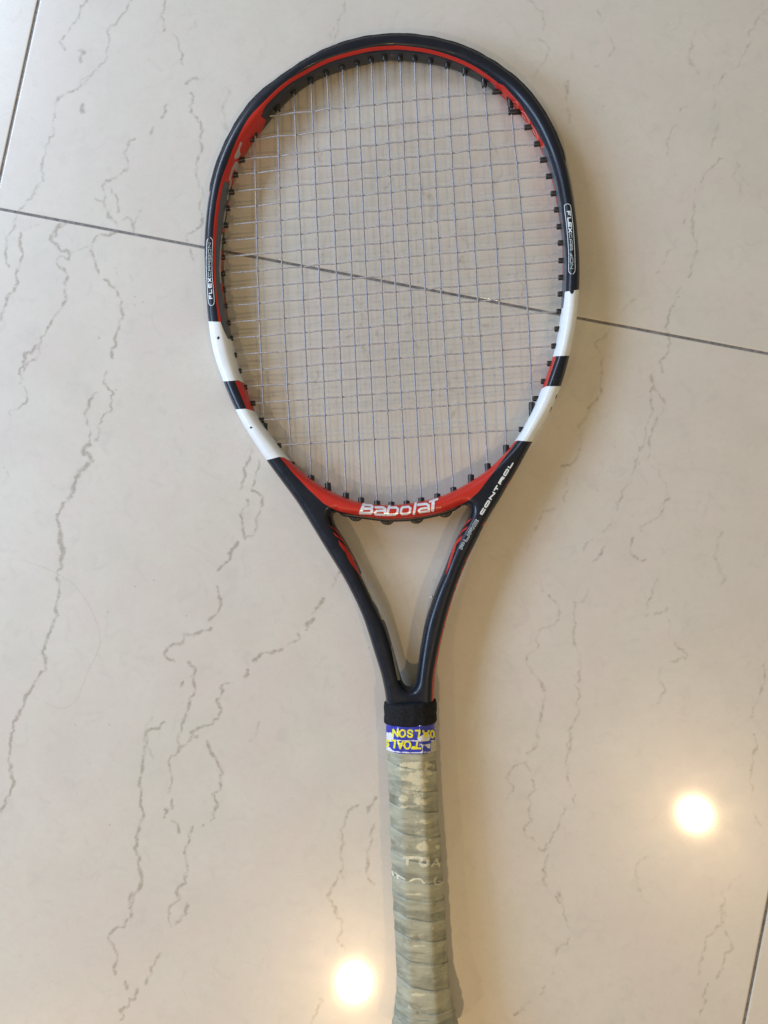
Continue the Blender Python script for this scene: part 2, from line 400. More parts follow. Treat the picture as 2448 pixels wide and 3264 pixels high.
vs(600, 740, .3918, 3.4, .55, [(1280,870),(1340,830)], [(1040,60),(1050,110)], [(1040,1060),(1060,1170),(1030,1250)], [(670,1100),(650,1230),(700,1330)], [(1430,1380),(1440,1440)], [(1530,810),(1540,850)])
vs(600, 80, .3918, 3.4, .5, [(1190,20),(1160,120)], [(1060,950),(1060,1010)], [(1110,1000),(1090,1130)])
vs(1200, 1300, .3315, 3.2, .5, [(120,640),(130,700)], [(690,1060),(680,1090)])
vs(0, 0, 1.4756, 3.2, .5, [(745,0),(730,45),(722,85),(715,135)], [(880,375),(830,410)], [(640,275),(660,330)])
# faint smudged veins seen through the strings and in the emptier parts of the tiles
vs(0, 0, 1.4756, 5.0, .42, [(705,505),(700,560),(712,600)], [(905,395),(935,430),(930,470)], [(820,300),(800,345),(812,390)], [(985,480),(1010,520),(1000,560),(1020,610)], [(640,610),(660,650),(650,700)],
   [(760,640),(790,690),(775,740),(800,780)], [(890,660),(880,720),(905,760)], [(960,800),(985,850),(975,900)], [(600,760),(620,800),(610,850)], [(1060,300),(1080,350),(1070,400)], [(730,230),(745,280)], [(1100,620),(1120,680),(1100,720)],
   [(1500,60),(1490,110),(1510,160)], [(1590,330),(1580,380),(1600,420)], [(500,180),(480,240),(490,280)], [(330,1550),(310,1600),(330,1650)], [(1400,1850),(1380,1900),(1400,1950)], [(560,1560),(540,1600)], [(1560,1150),(1540,1200),(1560,1260)], [(1300,1000),(1290,1060)])
IW, IH, ST = 1300, 1700, 2.0                  # coverage map of the veins: cells of 2 photo pixels, 76/68 px margins
MX, MY = 76, 68
vein = np.zeros((IH, IW), np.float32); speck = np.zeros((IH, IW), np.float32)
def stamp(img, x, y, r, a):
    x = (x + MX) / ST; y = (y + MY) / ST; r = r / ST; R = int(r * 2.6) + 1
    x0, x1, y0, y1 = int(x) - R, int(x) + R + 1, int(y) - R, int(y) + R + 1
    if x0 < 0 or y0 < 0 or x1 >= IW or y1 >= IH: return
    yy, xx = np.mgrid[y0:y1, x0:x1]
    g = a * np.exp(-((xx - x) ** 2 + (yy - y) ** 2) / (r * r))
    img[y0:y1, x0:x1] = np.maximum(img[y0:y1, x0:x1], g)
for pts, w, st in VEINS:
    if len(pts) < 2: continue
    P = resample(jitter_line(pts, .13, 3), 2.2)
    n = len(P); kk = max(2, n // 7 + 2)
    wv = np.interp(np.arange(n), np.linspace(0, n, kk), rng.uniform(.55, 1.25, kk))
    av = np.interp(np.arange(n), np.linspace(0, n, kk), rng.uniform(.45, 1.25, kk))
    for p, a, b in zip(P, wv, av): stamp(vein, p[0] + rng.normal() * .9, p[1] + rng.normal() * .9, w * 1.35 * a, min(1, st * b))
for _ in range(420):
    stamp(speck, rng.uniform(0, 2448), rng.uniform(0, 3264), rng.uniform(1.8, 3.6), rng.uniform(.12, .45))
for x, y in ((430,945),(455,963),(1175,2065),(2038,1426),(314,1076),(370,1243),(490,1850),(430,1870),(595,1963),(343,1950),(350,2630),(240,2310),(348,2310),(2036,1478)):
    stamp(speck, x, y, 3.6, .8)
for x, y, a in ((318,1078,.9),(430,972,1),(368,1242,1),(1960,1426,1),(1924,338,1.2),(1962,378,1.0)): stamp(speck, x, y, 2.6, a)
def sample(img, px):
    x = (px[:, 0] + MX) / ST; y = (px[:, 1] + MY) / ST
    x = np.clip(x, 0, IW - 2.001); y = np.clip(y, 0, IH - 2.001)
    xi, yi = x.astype(int), y.astype(int); fx, fy = x - xi, y - yi
    return (img[yi, xi] * (1 - fx) * (1 - fy) + img[yi, xi + 1] * fx * (1 - fy) + img[yi + 1, xi] * (1 - fx) * fy + img[yi + 1, xi + 1] * fx * fy)

grd = ja + U * (uL - 2.2 * TS)
def uv(u, v): return ja + U * u + V * v
G0, G1 = uv(uL - 2.5 * TS, -2.5 * TS), None
cs = [uv(uL + a * TS, b * TS) for a, b in ((-3, -3), (4, -3), (4, 3), (-3, 3))]
floor = mesh_obj("floor", [(c[0], c[1], -.0004) for c in cs] + [(c[0], c[1], -.03) for c in cs],
                 [(3, 2, 1, 0), (4, 5, 6, 7), (0, 1, 5, 4), (1, 2, 6, 5), (2, 3, 7, 6), (3, 0, 4, 7)], M_grout, smooth=False)
tag(floor, kind='structure')
vis = np.array([P2W(x, y)[:2] for x, y in ((-25, -25), (2473, -25), (2473, 3289), (-25, 3289))])
vu = (vis - ja) @ U; vv_ = (vis - ja) @ V
GAP = .0009
def tile(i, j):
    u0, u1 = uL + i * TS + GAP, uL + (i + 1) * TS - GAP
    v0, v1 = j * TS + GAP, (j + 1) * TS - GAP
    def line(a, b, lo, hi):
        f0, f1 = max(a, lo), min(b, hi)
        if f1 <= f0: return np.array([a, b])
        fine = np.linspace(f0, f1, max(2, int((f1 - f0) / .00085)))
        return np.unique(np.r_[a, fine, b])
    touch = u1 > vu.min() and u0 < vu.max() and v1 > vv_.min() and v0 < vv_.max()
    us = line(u0, u1, vu.min(), vu.max()) if touch else np.array([u0, u1])
    vs_ = line(v0, v1, vv_.min(), vv_.max()) if touch else np.array([v0, v1])
    if touch and (len(us) < 3 or len(vs_) < 3): us, vs_ = np.array([u0, u1]), np.array([v0, v1])
    nu, nv = len(us), len(vs_)
    UU, VV = np.meshgrid(us, vs_, indexing='ij')
    xy = ja + UU[..., None] * U + VV[..., None] * V
    z = np.zeros((nu, nv))
    if nu > 3:                                                 # worn, slightly eased and chipped edges
        e = np.minimum(np.minimum(UU - u0, u1 - UU), np.minimum(VV - v0, v1 - VV))
        z = -np.clip(1 - e / .0009, 0, 1) ** 2 * .00003
    T = np.concatenate([xy, z[..., None]], -1).reshape(-1, 3)
    idx = np.arange(nu * nv).reshape(nu, nv)
    q = np.stack([idx[:-1, :-1], idx[1:, :-1], idx[1:, 1:], idx[:-1, 1:]], -1).reshape(-1, 4)
    a = T[q[0]]; nz = np.cross(a[1] - a[0], a[3] - a[0])[2]
    if nz < 0: q = q[:, ::-1]
    ring = np.r_[idx[:, 0], idx[-1, 1:], idx[-2::-1, -1], idx[0, -2:0:-1]]
    low = T[ring].copy(); low[:, 2] = -.008
    base = len(T); T = np.vstack([T, low]); m = len(ring); k = np.arange(m); k2 = (k + 1) % m
    sd = np.stack([ring[k], base + k, base + k2, ring[k2]], -1)
    if nz < 0: sd = sd[:, ::-1]
    q = np.vstack([q, sd])
    px = W2P(T)
    o = mesh_obj("tile", T, q, M_tile, floor, smooth=False, attrs={"vein": sample(vein, px), "speck": sample(speck, px)})
    return o
for i in range(-3, 4):
    for j in range(-3, 3): tile(i, j)

# ------------------------------------------------------------------ the racket
racket = bpy.data.objects.new("tennis_racket", None); C.objects.link(racket)
tag(racket, "black, red and white tennis racket with a worn sage overgrip lying on the marble floor", "tennis racket")
racket.empty_display_size = .05

OUTER = [(1250,109.5),(1148.5,121),(1050.6,152.5),(964,197.5),(890,248.5),(819,303),(764.5,372),(717.5,456),(684,542),(664.6,628.5),(655,707),(651,779),(653,857.5),(658,955),(664.6,1030),(680,1124),(711.7,1216),(749,1304),(788,1375),(849,1467),(899,1535),(948.6,1602),(998,1681),(1048,1764),(1101,1850),(1155.5,1962),(1188,2063),(1213,2142.5),(1226,2200),(1232,2245),(1241,2268),(1262,2280),(1352,2280),(1372,2265),(1382,2245),(1384,2200),(1388,2142.5),(1409,2034),(1435,1933),(1477,1813),(1512,1740),(1548,1665),(1591,1595),(1647.6,1499),(1696,1411),(1755,1312),(1789,1230),(1816,1132),(1838,1022),(1846,928),(1848,838),(1844,776),(1835,683.5),(1822.5,599),(1803.5,514.7),(1784.5,455.5),(1753,388),(1710.6,320.5),(1660,261.5),(1601,215),(1537.5,175),(1470,144),(1390,122),(1305.5,110)]
HOLE1 = [(1227,194),(1139,213),(1092,227),(1043,243),(992,266),(945,299),(894,346.5),(855,393.5),(815.5,444),(776,503),(754,552),(739,603),(728,660),(719.5,715),(714,768),(713,818),(714,872),(718,930),(723,985),(733,1045.6),(745,1105),(766,1185),(788,1245),(811.6,1308),(843,1359),(874,1400),(899,1434),(929,1471),(965,1505.5),(1015,1542),(1051,1563.5),(1098,1585),(1144,1600),(1197,1608),(1250,1610.5),(1299.5,1605),(1349,1597),(1399,1584),(1445,1565),(1488,1542),(1515,1525),(1558,1495.6),(1598,1456),(1624,1428),(1645,1401),(1673,1355),(1700.6,1300),(1724,1245),(1743.7,1190.6),(1759,1147.5),(1771,1100.5),(1781,1045.6),(1787,994.7),(1790.7,936),(1792.6,885),(1793,830),(1791,768),(1781,692),(1769.7,624),(1757,569.5),(1742,523),(1723,476.7),(1694,419),(1660,371),(1630,336),(1596.7,306),(1550,273),(1495,243),(1436,219),(1369,204.5),(1318,198),(1263,194)]
HOLE2 = [(1087,1640),(1076,1631),(1066,1633),(1060.7,1645),(1066,1664),(1078,1688),(1101,1722),(1137,1788),(1155.5,1831.5),(1181,1886),(1210,1947),(1231.5,1992),(1249.5,2052),(1267.6,2117),(1279,2160),(1289,2181),(1304,2189.5),(1317,2186),(1325.5,2171),(1330,2135),(1340,2063),(1354,1987),(1372.5,1925.5),(1390.6,1875),(1412,1824),(1434,1766),(1459,1708.5),(1488,1658),(1498,1632.5),(1495.5,1614.5),(1482,1609),(1466.5,1614.5),(1416,1634),(1361.7,1647),(1307,1655),(1235,1657),(1163,1649),(1108.5,1642)]
RR, HH, PP = .0060, .0105, 2.35
QQ = PP / (PP - 1)
def world_contour(px, sign, it=3):            # sign +1: the material is inside the loop
    P = resample(catmull(px, 6, True), 4.0, True)
    if it == 5:                                # the long sides are smooth, the cut end inside the collar keeps its shape
        S_ = smooth_closed(P, 90); w = np.clip((2150 - P[:, 1]) / 120, 0, 1)[:, None]; P = S_ * w + P * (1 - w)
    P = smooth_closed(P, it)
    W = mid(P[:, 0], P[:, 1])
    t = np.roll(W, -1, 0) - np.roll(W, 1, 0); nr = np.stack([-t[:, 1], t[:, 0]], 1); nr /= np.linalg.norm(nr, axis=1)[:, None]
    ar = .5 * np.sum(W[:, 0] * np.roll(W[:, 1], -1) - W[:, 1] * np.roll(W[:, 0], -1))
    if ar > 0: nr = -nr                                        # nr now points out of the loop
    sl = np.abs(np.einsum('ij,ij->i', nr, W[:, :2] / HC))
    dl = (RR ** QQ + (HH * sl) ** QQ) ** (1 / QQ) - RR
    return W[:, :2] - sign * nr * dl[:, None], nr
CO, NO = world_contour(OUTER, 1, 5); C1, N1 = world_contour(HOLE1, -1, 40); C2, N2 = world_contour(HOLE2, -1)
CO = smooth_closed(CO, 4); C1 = smooth_closed(C1, 4)
SP = .00088
lo = CO.min(0) - .004; hi = CO.max(0) + .004
gx = np.arange(lo[0], hi[0], SP); gy = np.arange(lo[1], hi[1], SP)
XX, YY = np.meshgrid(gx, gy, indexing='ij'); Q2 = np.stack([XX.ravel(), YY.ravel()], 1)
def grid_sdf(P, sgn):
    P = resample(P, .0028, True)
    return (poly_sdf(Q2, P) * sgn).reshape(XX.shape)
dO, d1, d2 = grid_sdf(CO, 1), grid_sdf(C1, -1), grid_sdf(C2, -1)
dd = np.minimum(dO, np.minimum(d1, d2))
nzl = 27; gz = np.linspace(-HH - .0012, HH + .0012, nzl)
hz = np.full(dd.shape, HH)
A2 = np.clip(1 - dd / RR, 0, None) ** PP
Fv = (1 - A2[:, :, None] - (np.abs(gz)[None, None, :] / hz[:, :, None]) ** PP).astype(np.float32)
def surface_nets(Fv, gx, gy, gz):
    S = Fv > 0; nx, ny, nz = Fv.shape
    act = np.zeros((nx - 1, ny - 1, nz - 1), bool)
    cnt = sum(S[a:nx - 1 + a, b:ny - 1 + b, c:nz - 1 + c].astype(np.int8) for a in (0, 1) for b in (0, 1) for c in (0, 1))
    act = (cnt > 0) & (cnt < 8); I, J, K = np.nonzero(act)
    idx = -np.ones(act.shape, np.int64); idx[I, J, K] = np.arange(len(I))
    acc = np.zeros((len(I), 3)); num = np.zeros(len(I))
    for ax in range(3):
        o1, o2 = [k for k in range(3) if k != ax]
        for b in (0, 1):
            for c in (0, 1):
                off = [0, 0, 0]; off[o1] = b; off[o2] = c; of2 = off.copy(); of2[ax] = 1
                f0 = Fv[I + off[0], J + off[1], K + off[2]]; f1 = Fv[I + of2[0], J + of2[1], K + of2[2]]
                m = (f0 > 0) != (f1 > 0); t = np.where(m, f0 / np.where(m, f0 - f1, 1), 0)
                p = np.zeros((len(I), 3)); p[:, ax] = t; p[:, o1] = b; p[:, o2] = c
                acc += p * m[:, None]; num += m
    V_ = acc / num[:, None] + np.stack([I, J, K], 1)
    W = np.stack([np.interp(V_[:, 0], np.arange(nx), gx), np.interp(V_[:, 1], np.arange(ny), gy), np.interp(V_[:, 2], np.arange(nz), gz)], 1)
    faces = []
    for ax in range(3):
        o1, o2 = ((1, 2), (2, 0), (0, 1))[ax]
        sl0 = [slice(None)] * 3; sl1 = [slice(None)] * 3; sl0[ax] = slice(0, -1); sl1[ax] = slice(1, None)
        a, b = S[tuple(sl0)], S[tuple(sl1)]
        for flip, m in ((False, a & ~b), (True, ~a & b)):
            I_ = np.array(np.nonzero(m)).T
            ok = (I_[:, o1] > 0) & (I_[:, o2] > 0) & (I_[:, o1] < Fv.shape[o1] - 1) & (I_[:, o2] < Fv.shape[o2] - 1); I_ = I_[ok]
            def g(da, db):
                k = I_.copy(); k[:, o1] += da; k[:, o2] += db; return idx[k[:, 0], k[:, 1], k[:, 2]]
            q = np.stack([g(-1, -1), g(0, -1), g(0, 0), g(-1, 0)], 1)
            faces.append(q[:, ::-1] if flip else q)
    return W, np.vstack(faces)
SV, SFc = surface_nets(Fv, gx, gy, gz)
def relax(V_, Fc, it):
    E_ = np.vstack([Fc[:, [0, 1]], Fc[:, [1, 2]], Fc[:, [2, 3]], Fc[:, [3, 0]]]); n = len(V_)
    deg = np.bincount(E_.ravel(), minlength=n)[:, None]
    for _ in range(it):
        s = np.zeros_like(V_)
        for k in range(3):
            s[:, k] = np.bincount(E_[:, 0], V_[E_[:, 1], k], n) + np.bincount(E_[:, 1], V_[E_[:, 0], k], n)
        V_ = V_ * .4 + .6 * s / deg
    return V_
SV = relax(SV, SFc, 3)
SV[:, 2] += zmid(SV[:, 1])
pxv = W2P(SV)
# paint regions, traced where they lie on the lacquer (values are distances in photo pixels, positive inside)
cr = lambda s: crop(600, 80, .3918, s)
def mx(*a): return np.maximum.reduce(a)
def mn(*a): return np.minimum.reduce(a)
REDLINE = [(684,780),(688,715),(696,648),(709.7,581.5),(729,527),(757,456),(796,382),(843,331),(905.6,272),(972,231),(1050.6,191.7),(1148.5,164),(1200,155),(1250,152),(1284,152.6),(1369,164),(1453,190),(1521,223.5),(1580,266)]
top_red = stroke_sdf(pxv, catmull(REDLINE, 3), 6.2)
left_red = stroke_sdf(pxv, [(684,780),(683,838),(686,897),(692,955),(701,1024)], [3.6, 3.8, 3.8, 4.0, 4.4])
left_area = poly_sdf(pxv, crop(680, 330, .2034, [(880,-40),(760,60),(640,190),(500,370),(400,560),(330,720),(250,900),(195,1080),(160,1240),(205,1215),(280,1300),(330,1200),(420,1050),(560,800),(700,600),(800,330),(900,120),(960,0)]))
right_area = poly_sdf(pxv, crop(1200, 80, .4219, [(890,430),(960,455),(1080,590),(1180,750),(1270,908),(1235,940),(1260,1020),(1180,1020),(900,560),(860,450)]))
block_l = poly_sdf(pxv, [(749 - 40, 1216), (711, 1216), (760, 1212), (800, 1232), (840, 1320), (808, 1310), (784, 1303), (749, 1305), (700, 1312)])
red_bl = poly_sdf(pxv, [(749,1214),(767,1214),(776,1221),(850,1330),(808,1311),(786,1303)])
block_r = poly_sdf(pxv, [(1720,1128),(1763,1137),(1773,1135),(1830,1133),(1812,1231),(1742,1231),(1728,1238),(1700,1240)])
red_br = poly_sdf(pxv, [(1700,1128),(1763,1137),(1773,1135.5),(1742,1232),(1728,1240),(1690,1240)])
white_l = poly_sdf(pxv, [(600,1022),(703,1026),(716,1060),(727,1081),(800,1084),(900,1340),(960,1470),(932,1472),(919,1466),(905,1458),(890,1456),(849,1467),(760,1500),(600,1200)])
white_r = poly_sdf(pxv, [(1800.6,930),(1846,923),(1900,920),(1900,1200),(1760,1420),(1700,1408),(1649,1404),(1600,1420),(1650,1340),(1775,984),(1795,983),(1798,960)])
notch = stroke_sdf(pxv, [(1822, 918), (1823, 931)], 6.0)
bridge = poly_sdf(pxv, [(890.6,1455),(905,1457),(925,1470),(960,1480),(1100,1560),(1250,1590),(1400,1565),(1560,1470),(1620,1405),(1649,1404),(1598,1472),(1558,1525),(1525,1568.5),(1498,1592),(1472,1607),(1440,1622),(1416,1632),(1361,1645),(1307,1652.5),(1235,1655),(1163,1647),(1097,1634),(1071,1626.5),(1031.5,1605),(982,1558.6),(932,1505.5)])
sh_r = stroke_sdf(pxv, catmull([(1700,1412),(1650,1500),(1594,1596),(1550,1668),(1513,1745),(1479,1815),(1437,1935),(1411,2036),(1390,2143),(1386,2200),(1385,2300)], 4), 1.0)
wpos = pxv[:, 1]
sh_r = sh_r + np.interp(wpos, [1412, 1500, 1600, 1750, 1900, 2040, 2250], [3.6, 2.8, 1.0, 2.6, 4.5, 6.2, 8.2])
wn = np.interp(wpos, np.arange(1400, 2300, 9), rng.normal(0, 1.0, 100)); sh_r += wn * np.interp(wpos, [1500, 1560, 1850, 1900], [0, 3.4, 2.6, 0])
sh_l = stroke_sdf(pxv, catmull([(849,1467),(899,1535),(948,1602),(998,1681),(1048,1764),(1101,1850),(1155,1962),(1188,2063),(1213,2142),(1226,2200),(1233,2260)], 4), .2)
SL = []
for pts, hw in (([(1045,1130),(1090,1155),(1130,1190),(1170,1240),(1200,1290)], [3, 6, 7, 4, 2]), ([(1093,1198),(1120,1225),(1150,1250),(1185,1275),(1220,1320)], [5, 12, 9, 7, 4]),
                ([(1142,1272),(1165,1310),(1200,1350),(1240,1400),(1290,1455)], [4, 20, 28, 20, 10]), ([(1208,1375),(1240,1430),(1275,1480),(1310,1540),(1340,1590),(1372,1645)], [3, 18, 30, 20, 9, 3])):
    SL.append(stroke_sdf(pxv, crop(700, 1300, .3315, pts), [h * .3315 * .66 for h in hw]))
for pts, hw in (([(430,1355),(360,1410),(300,1460),(240,1550)], [4, 22, 14, 5]), ([(335,1530),(290,1580),(220,1630),(150,1740)], [6, 24, 16, 6]), ([(225,1715),(170,1800),(100,1870),(40,1980)], [6, 34, 30, 20]), ([(80,1930),(40,2030),(0,2150),(-60,2350),(-130,2560)], [12, 34, 30, 26, 5])):
    SL.append(stroke_sdf(pxv, crop(1440, 1450, .14916, pts), [h * .14916 * .8 for h in hw]))
innerL = stroke_sdf(pxv, [(744,585),(727,660),(714,735),(707,790),(704,850),(706,910),(712,970),(724,1030),(730,1065)], 4.4)
gapsL = np.interp(wpos, [560,600,601,640,641,655,656,720,721,742,743,770,771,800,801,822,823,850,851,868,869,900,901,930,931,970,971,1022,1023,1070], [1]*2+[-9]*2+[1]*2+[-9]*2+[3]*2+[-9]*2+[-9]*2+[2]*2+[3]*2+[2]*2+[-9]*2+[3]*2+[3]*2+[3]*2+[0]*2)
innerR = stroke_sdf(pxv, [(1722,476),(1742,520),(1757,567),(1769,620),(1780,690),(1790,765),(1794,830),(1794,900)], [5,4.2,3.8,3.4,3,2.4,2,1])
red = mx(top_red, left_red, left_area, right_area, red_bl, red_br, bridge, sh_r, sh_l, innerR, mn(innerL, gapsL * 1.0), *SL)
grey = mx(poly_sdf(pxv, [(712,583),(719,577),(728,586),(733,596),(727,625),(718,662),(711,712),(704,760),(703,800),(702,860),(706,915),(714,962),(725,1018),(735,1060),(738,1084),(728,1081),(716,1060),(706,1024),(698,985),(690,930),(687,880),(687,800),(689,760),(695,690),(703,630)]),
          poly_sdf(pxv, [(1736,464),(1746,484),(1772,566),(1788,650),(1799,750),(1806,840),(1804,928),(1800.6,931),(1798,962),(1795,983),(1784,984),(1790,930),(1795,880),(1794,800),(1789,720),(1777,640),(1760,565),(1744,520),(1728,478)]))
shadedWhiteIn = mx(poly_sdf(pxv, crop(680, 330, .2034, [(425,595),(452,620),(420,700),(412,745),(430,800),(400,850),(350,875),(328,850),(335,810),(390,700)])),
             poly_sdf(pxv, crop(680, 330, .2034, [(345,910),(385,905),(400,960),(420,1000),(400,1060),(380,1080),(350,1050),(330,1020),(300,1110),(265,1210),(240,1215),(260,1120),(300,1000)])),
             mn(stroke_sdf(pxv, [(737,575),(727,625),(716,690),(708,745),(703,800),(701,860),(706,930)], 2.2), np.interp(wpos, [560,561,640,641,655,656,728,729,745,746,770,771,822,823,905,906], [-9,3,3,-9,-9,3,3,-9,-9,3,3,1,1,1,1,-9])))
white = mn(mx(white_l, white_r), -block_l, -block_r, -notch)
char = poly_sdf(pxv, [(843,340),(905,281),(972,240),(1050,200),(1148,173),(1250,161),(1369,173),(1453,199),(1521,232),(1575,270),(1590,300),(1540,330),(1250,260),(1000,330),(860,430),(850,385),(830,372)])
char = mx(char, -1e3 + 0 * char)
red = mn(red, np.where(char > 0, -char, 99))
CH = []
for (x, y), sh in (((697,1078), [(-5,-4),(0,-7),(4,-3),(2,2),(5,6),(-1,5),(-5,3)]), ((801,1363), [(-6,-2),(0,-4),(5,0),(2,4),(-4,3)])):
    CH.append(poly_sdf(pxv, [(x + a, y + b) for a, b in sh]))
for x, y in ((1773,1265),(1757,1304),(1755,1309)): CH.append(stroke_sdf(pxv, [(x + 2, y - 6), (x - 2, y + 5)], 1.8))
chip = mx(*CH)
frame = mesh_obj("frame", SV, SFc, M_frame, racket, attrs={"white": white, "red": red, "grey": grey, "charcoal": char, "chip": chip, "pale": shadedWhiteIn})
if sum(p.normal.z * (1 if p.center.z > zmid(p.center.y) + .009 else 0) for p in list(frame.data.polygons)[::50]) < 0: frame.data.flip_normals()
BV = BVHTree.FromPolygons([tuple(v) for v in SV], [tuple(int(i) for i in f) for f in SFc])

# bumper guard wrapped round the outside of the head
def contour_part(Cw, p0, p1, via):            # the stretch of a closed world contour between two photo points, passing `via`
    Pp = W2P(np.c_[Cw, zmid(Cw[:, 1])])
    near = lambda p: int(np.argmin(np.linalg.norm(Pp - np.array(p), axis=1)))
    a, b, v = near(p0), near(p1), near(via); n = len(Cw)
    f = [(a + k) % n for k in range((b - a) % n + 1)]
    if v not in f: f = [(a - k) % n for k in range((a - b) % n + 1)]
    return f
ids = contour_part(CO, (664, 622), (1806, 522), (1250, 112))
CB = resample(CO[ids], .0022)
tb = np.gradient(CB, axis=0); nb = np.stack([-tb[:, 1], tb[:, 0]], 1); nb /= np.linalg.norm(nb, axis=1)[:, None]
cen = CO.mean(0)
if np.mean(np.einsum('ij,ij->i', nb, CB - cen)) < 0: nb = -nb
phis = np.linspace(-52, 52, 13) * math.pi / 180; rows = []
nB = len(CB)
for i in range(nB):
    e = min(1, i / 3, (nB - 1 - i) / 3); th = .0002 + .00055 * e ** .5
    th *= 1 + .30 * math.sin(i * .9) * random.random()
    prof = []
    for ph in phis:
        c_, s_ = abs(math.cos(ph)) ** (2 / PP), math.copysign(abs(math.sin(ph)) ** (2 / PP), ph)
        k = min(1, (abs(abs(ph) - phis[-1])) / .12)
        prof.append(((RR + th * k) * c_ - RR, (HH + th * k) * s_))
    inn = [((RR - .0008) * abs(math.cos(ph)) ** (2 / PP) - RR, (HH - .0008) * math.copysign(abs(math.sin(ph)) ** (2 / PP), ph)) for ph in phis[::-1]]
    rows.append([(CB[i, 0] + nb[i, 0] * o, CB[i, 1] + nb[i, 1] * o, zmid(CB[i, 1]) + z) for o, z in prof + inn])
def loft(name, rows, mat, parent, closed=True, caps=True, smooth=True, attrs=None):
    n, m = len(rows), len(rows[0]); V_ = np.array(rows, float).reshape(-1, 3); f = []
    for i in range(n - 1):
        for j in range(m if closed else m - 1):
            a, b = i * m + j, i * m + (j + 1) % m
            f.append((a, b, b + m, a + m))
    if caps: f += [tuple(range(m))[::-1], tuple(range((n - 1) * m, n * m))]
    o = mesh_obj(name, V_, f, mat, parent, smooth=smooth, attrs=attrs)
    return o
bumper = loft("bumper_guard", rows, M_bumper, racket)

# ------------------------------------------------------------------ strings
MAINS = [((813,432),(819,770),(843,1351)),((886,354),(896,776),(930,1474)),((937,299),(958.5,776),(992,1517)),((992,264),(1013,776),(1045,1541)),((1042,239),(1068,776),(1103,1573)),((1092,220),(1117,776),(1151,1588)),((1139,207),(1162,776),(1202,1598)),((1184,198),(1211,776),(1247.5,1602)),
         ((1227,193),(1254,776),(1296,1598)),((1276,194),(1301,776),(1342.5,1588)),((1321.5,195),(1348,776),(1394,1575)),((1372,202),(1398,776),(1445,1555)),((1426,216),(1454.5,776),(1501,1515)),((1482,238),(1512,776),(1554,1479)),((1544,276),(1580.7,776),(1613,1420)),((1628,344),(1668,776),(1695,1285))]
CROSS = [((857,369),(1571,293)),((808,444),(1622,358.5)),((778,509),(1673,407)),((757,557),(1704,460)),((745,612),(1723,511)),((731,664),(1742,563)),((725,718),(1757,618)),((717.5,768),(1768,669)),((716,820),(1776,723)),((716,872),(1780,775)),
         ((717.5,924),(1782,831)),((723,975),(1782,885)),((733,1029),(1780,938)),((741,1078),(1776,993)),((753,1132),(1769,1049.5)),((768,1182),(1759,1103.6)),((786,1234),(1746,1159)),((812,1285),(1726,1216)),((839,1339),(1701,1271)),((894,1420),(1655.5,1369))]
def quad(p, q, r):                            # parabola through three points, parameter by y
    ys = [p[1], q[1], r[1]]; xs = [p[0], q[0], r[0]]; return np.poly1d(np.polyfit(ys, xs, 2))
mf = [quad(*m) for m in MAINS]
SR = .00055
X = np.zeros((16, 20, 2)); has = np.zeros((16, 20), bool)
for i, m in enumerate(MAINS):
    for j, (a, b) in enumerate(CROSS):
        y = (a[1] + b[1]) / 2
        for _ in range(8):
            x = mf[i](y); y = a[1] + (b[1] - a[1]) * (x - a[0]) / (b[0] - a[0])
        X[i, j] = (x, y); has[i, j] = (m[0][1] - 2 < y < m[2][1] + 2) and (a[0] - 2 < x < b[0] + 2)
def tube(path, r, nseg=8, rs=None):
    P = np.asarray(path, float); n = len(P); T = np.gradient(P, axis=0); T /= np.linalg.norm(T, axis=1)[:, None]
    up = np.array([0, 0, 1.0]); rows = []
    for i in range(n):
        s = np.cross(T[i], up)
        if np.linalg.norm(s) < .05: s = np.cross(T[i], [0, 1.0, 0])
        s /= np.linalg.norm(s); u = np.cross(s, T[i]); rr = r if rs is None else rs[i]
        rows.append([tuple(P[i] + rr * (math.cos(k * 2 * math.pi / nseg) * s + math.sin(k * 2 * math.pi / nseg) * u)) for k in range(nseg)])
    return rows
def string(name, pts, pars, key):            # pts: photo points in order, pars: +1 over, -1 under, 0 end
    W = mid(np.array([p[0] for p in pts]), np.array([p[1] for p in pts]))
    W[:, 2] += np.array(pars) * SR * .82
    s = np.r_[0, np.cumsum(np.linalg.norm(np.diff(W, axis=0), axis=1))]
    t = []
    for k in range(len(s) - 1): t += list(np.linspace(s[k], s[k + 1], 6)[:-1])
    t.append(s[-1]); t = np.array(t); out = np.zeros((len(t), 3))
    for k in range(len(t)):
        i = min(max(np.searchsorted(s, t[k], side='right') - 1, 0), len(s) - 2)
        f = (t[k] - s[i]) / (s[i + 1] - s[i]); out[k, :2] = W[i, :2] * (1 - f) + W[i + 1, :2] * f
        g = .5 - .5 * math.cos(math.pi * f); out[k, 2] = W[i, 2] * (1 - g) + W[i + 1, 2] * g
    return loft(name, tube(out, SR), M_string if name == "main_string" else M_cross, racket)
ends = []
for i, m in enumerate(MAINS):
    js = [j for j in range(20) if has[i, j]]
    e0 = np.array(m[0], float); e1 = np.array(m[2], float)
    d0 = e0 - X[i, js[0]]; d0 /= np.linalg.norm(d0) + 1e-6; d1_ = e1 - X[i, js[-1]]; d1_ /= np.linalg.norm(d1_) + 1e-6
    if np.linalg.norm(e0 - X[i, js[0]]) < 12: d0 = np.array([-.04, -1.])
    if np.linalg.norm(e1 - X[i, js[-1]]) < 12: d1_ = np.array([.05, 1.])
    pts = [e0 + d0 * 16] + [X[i, j] + rng.normal(0, .3, 2) * (1, 0) for j in js] + [e1 + d1_ * 16]
    pars = [0] + [(1 if (i + j) % 2 else -1) for j in js] + [0]
    string("main_string", pts, pars, i); ends += [(e0, d0, 'top'), (e1, d1_, 'bot')]
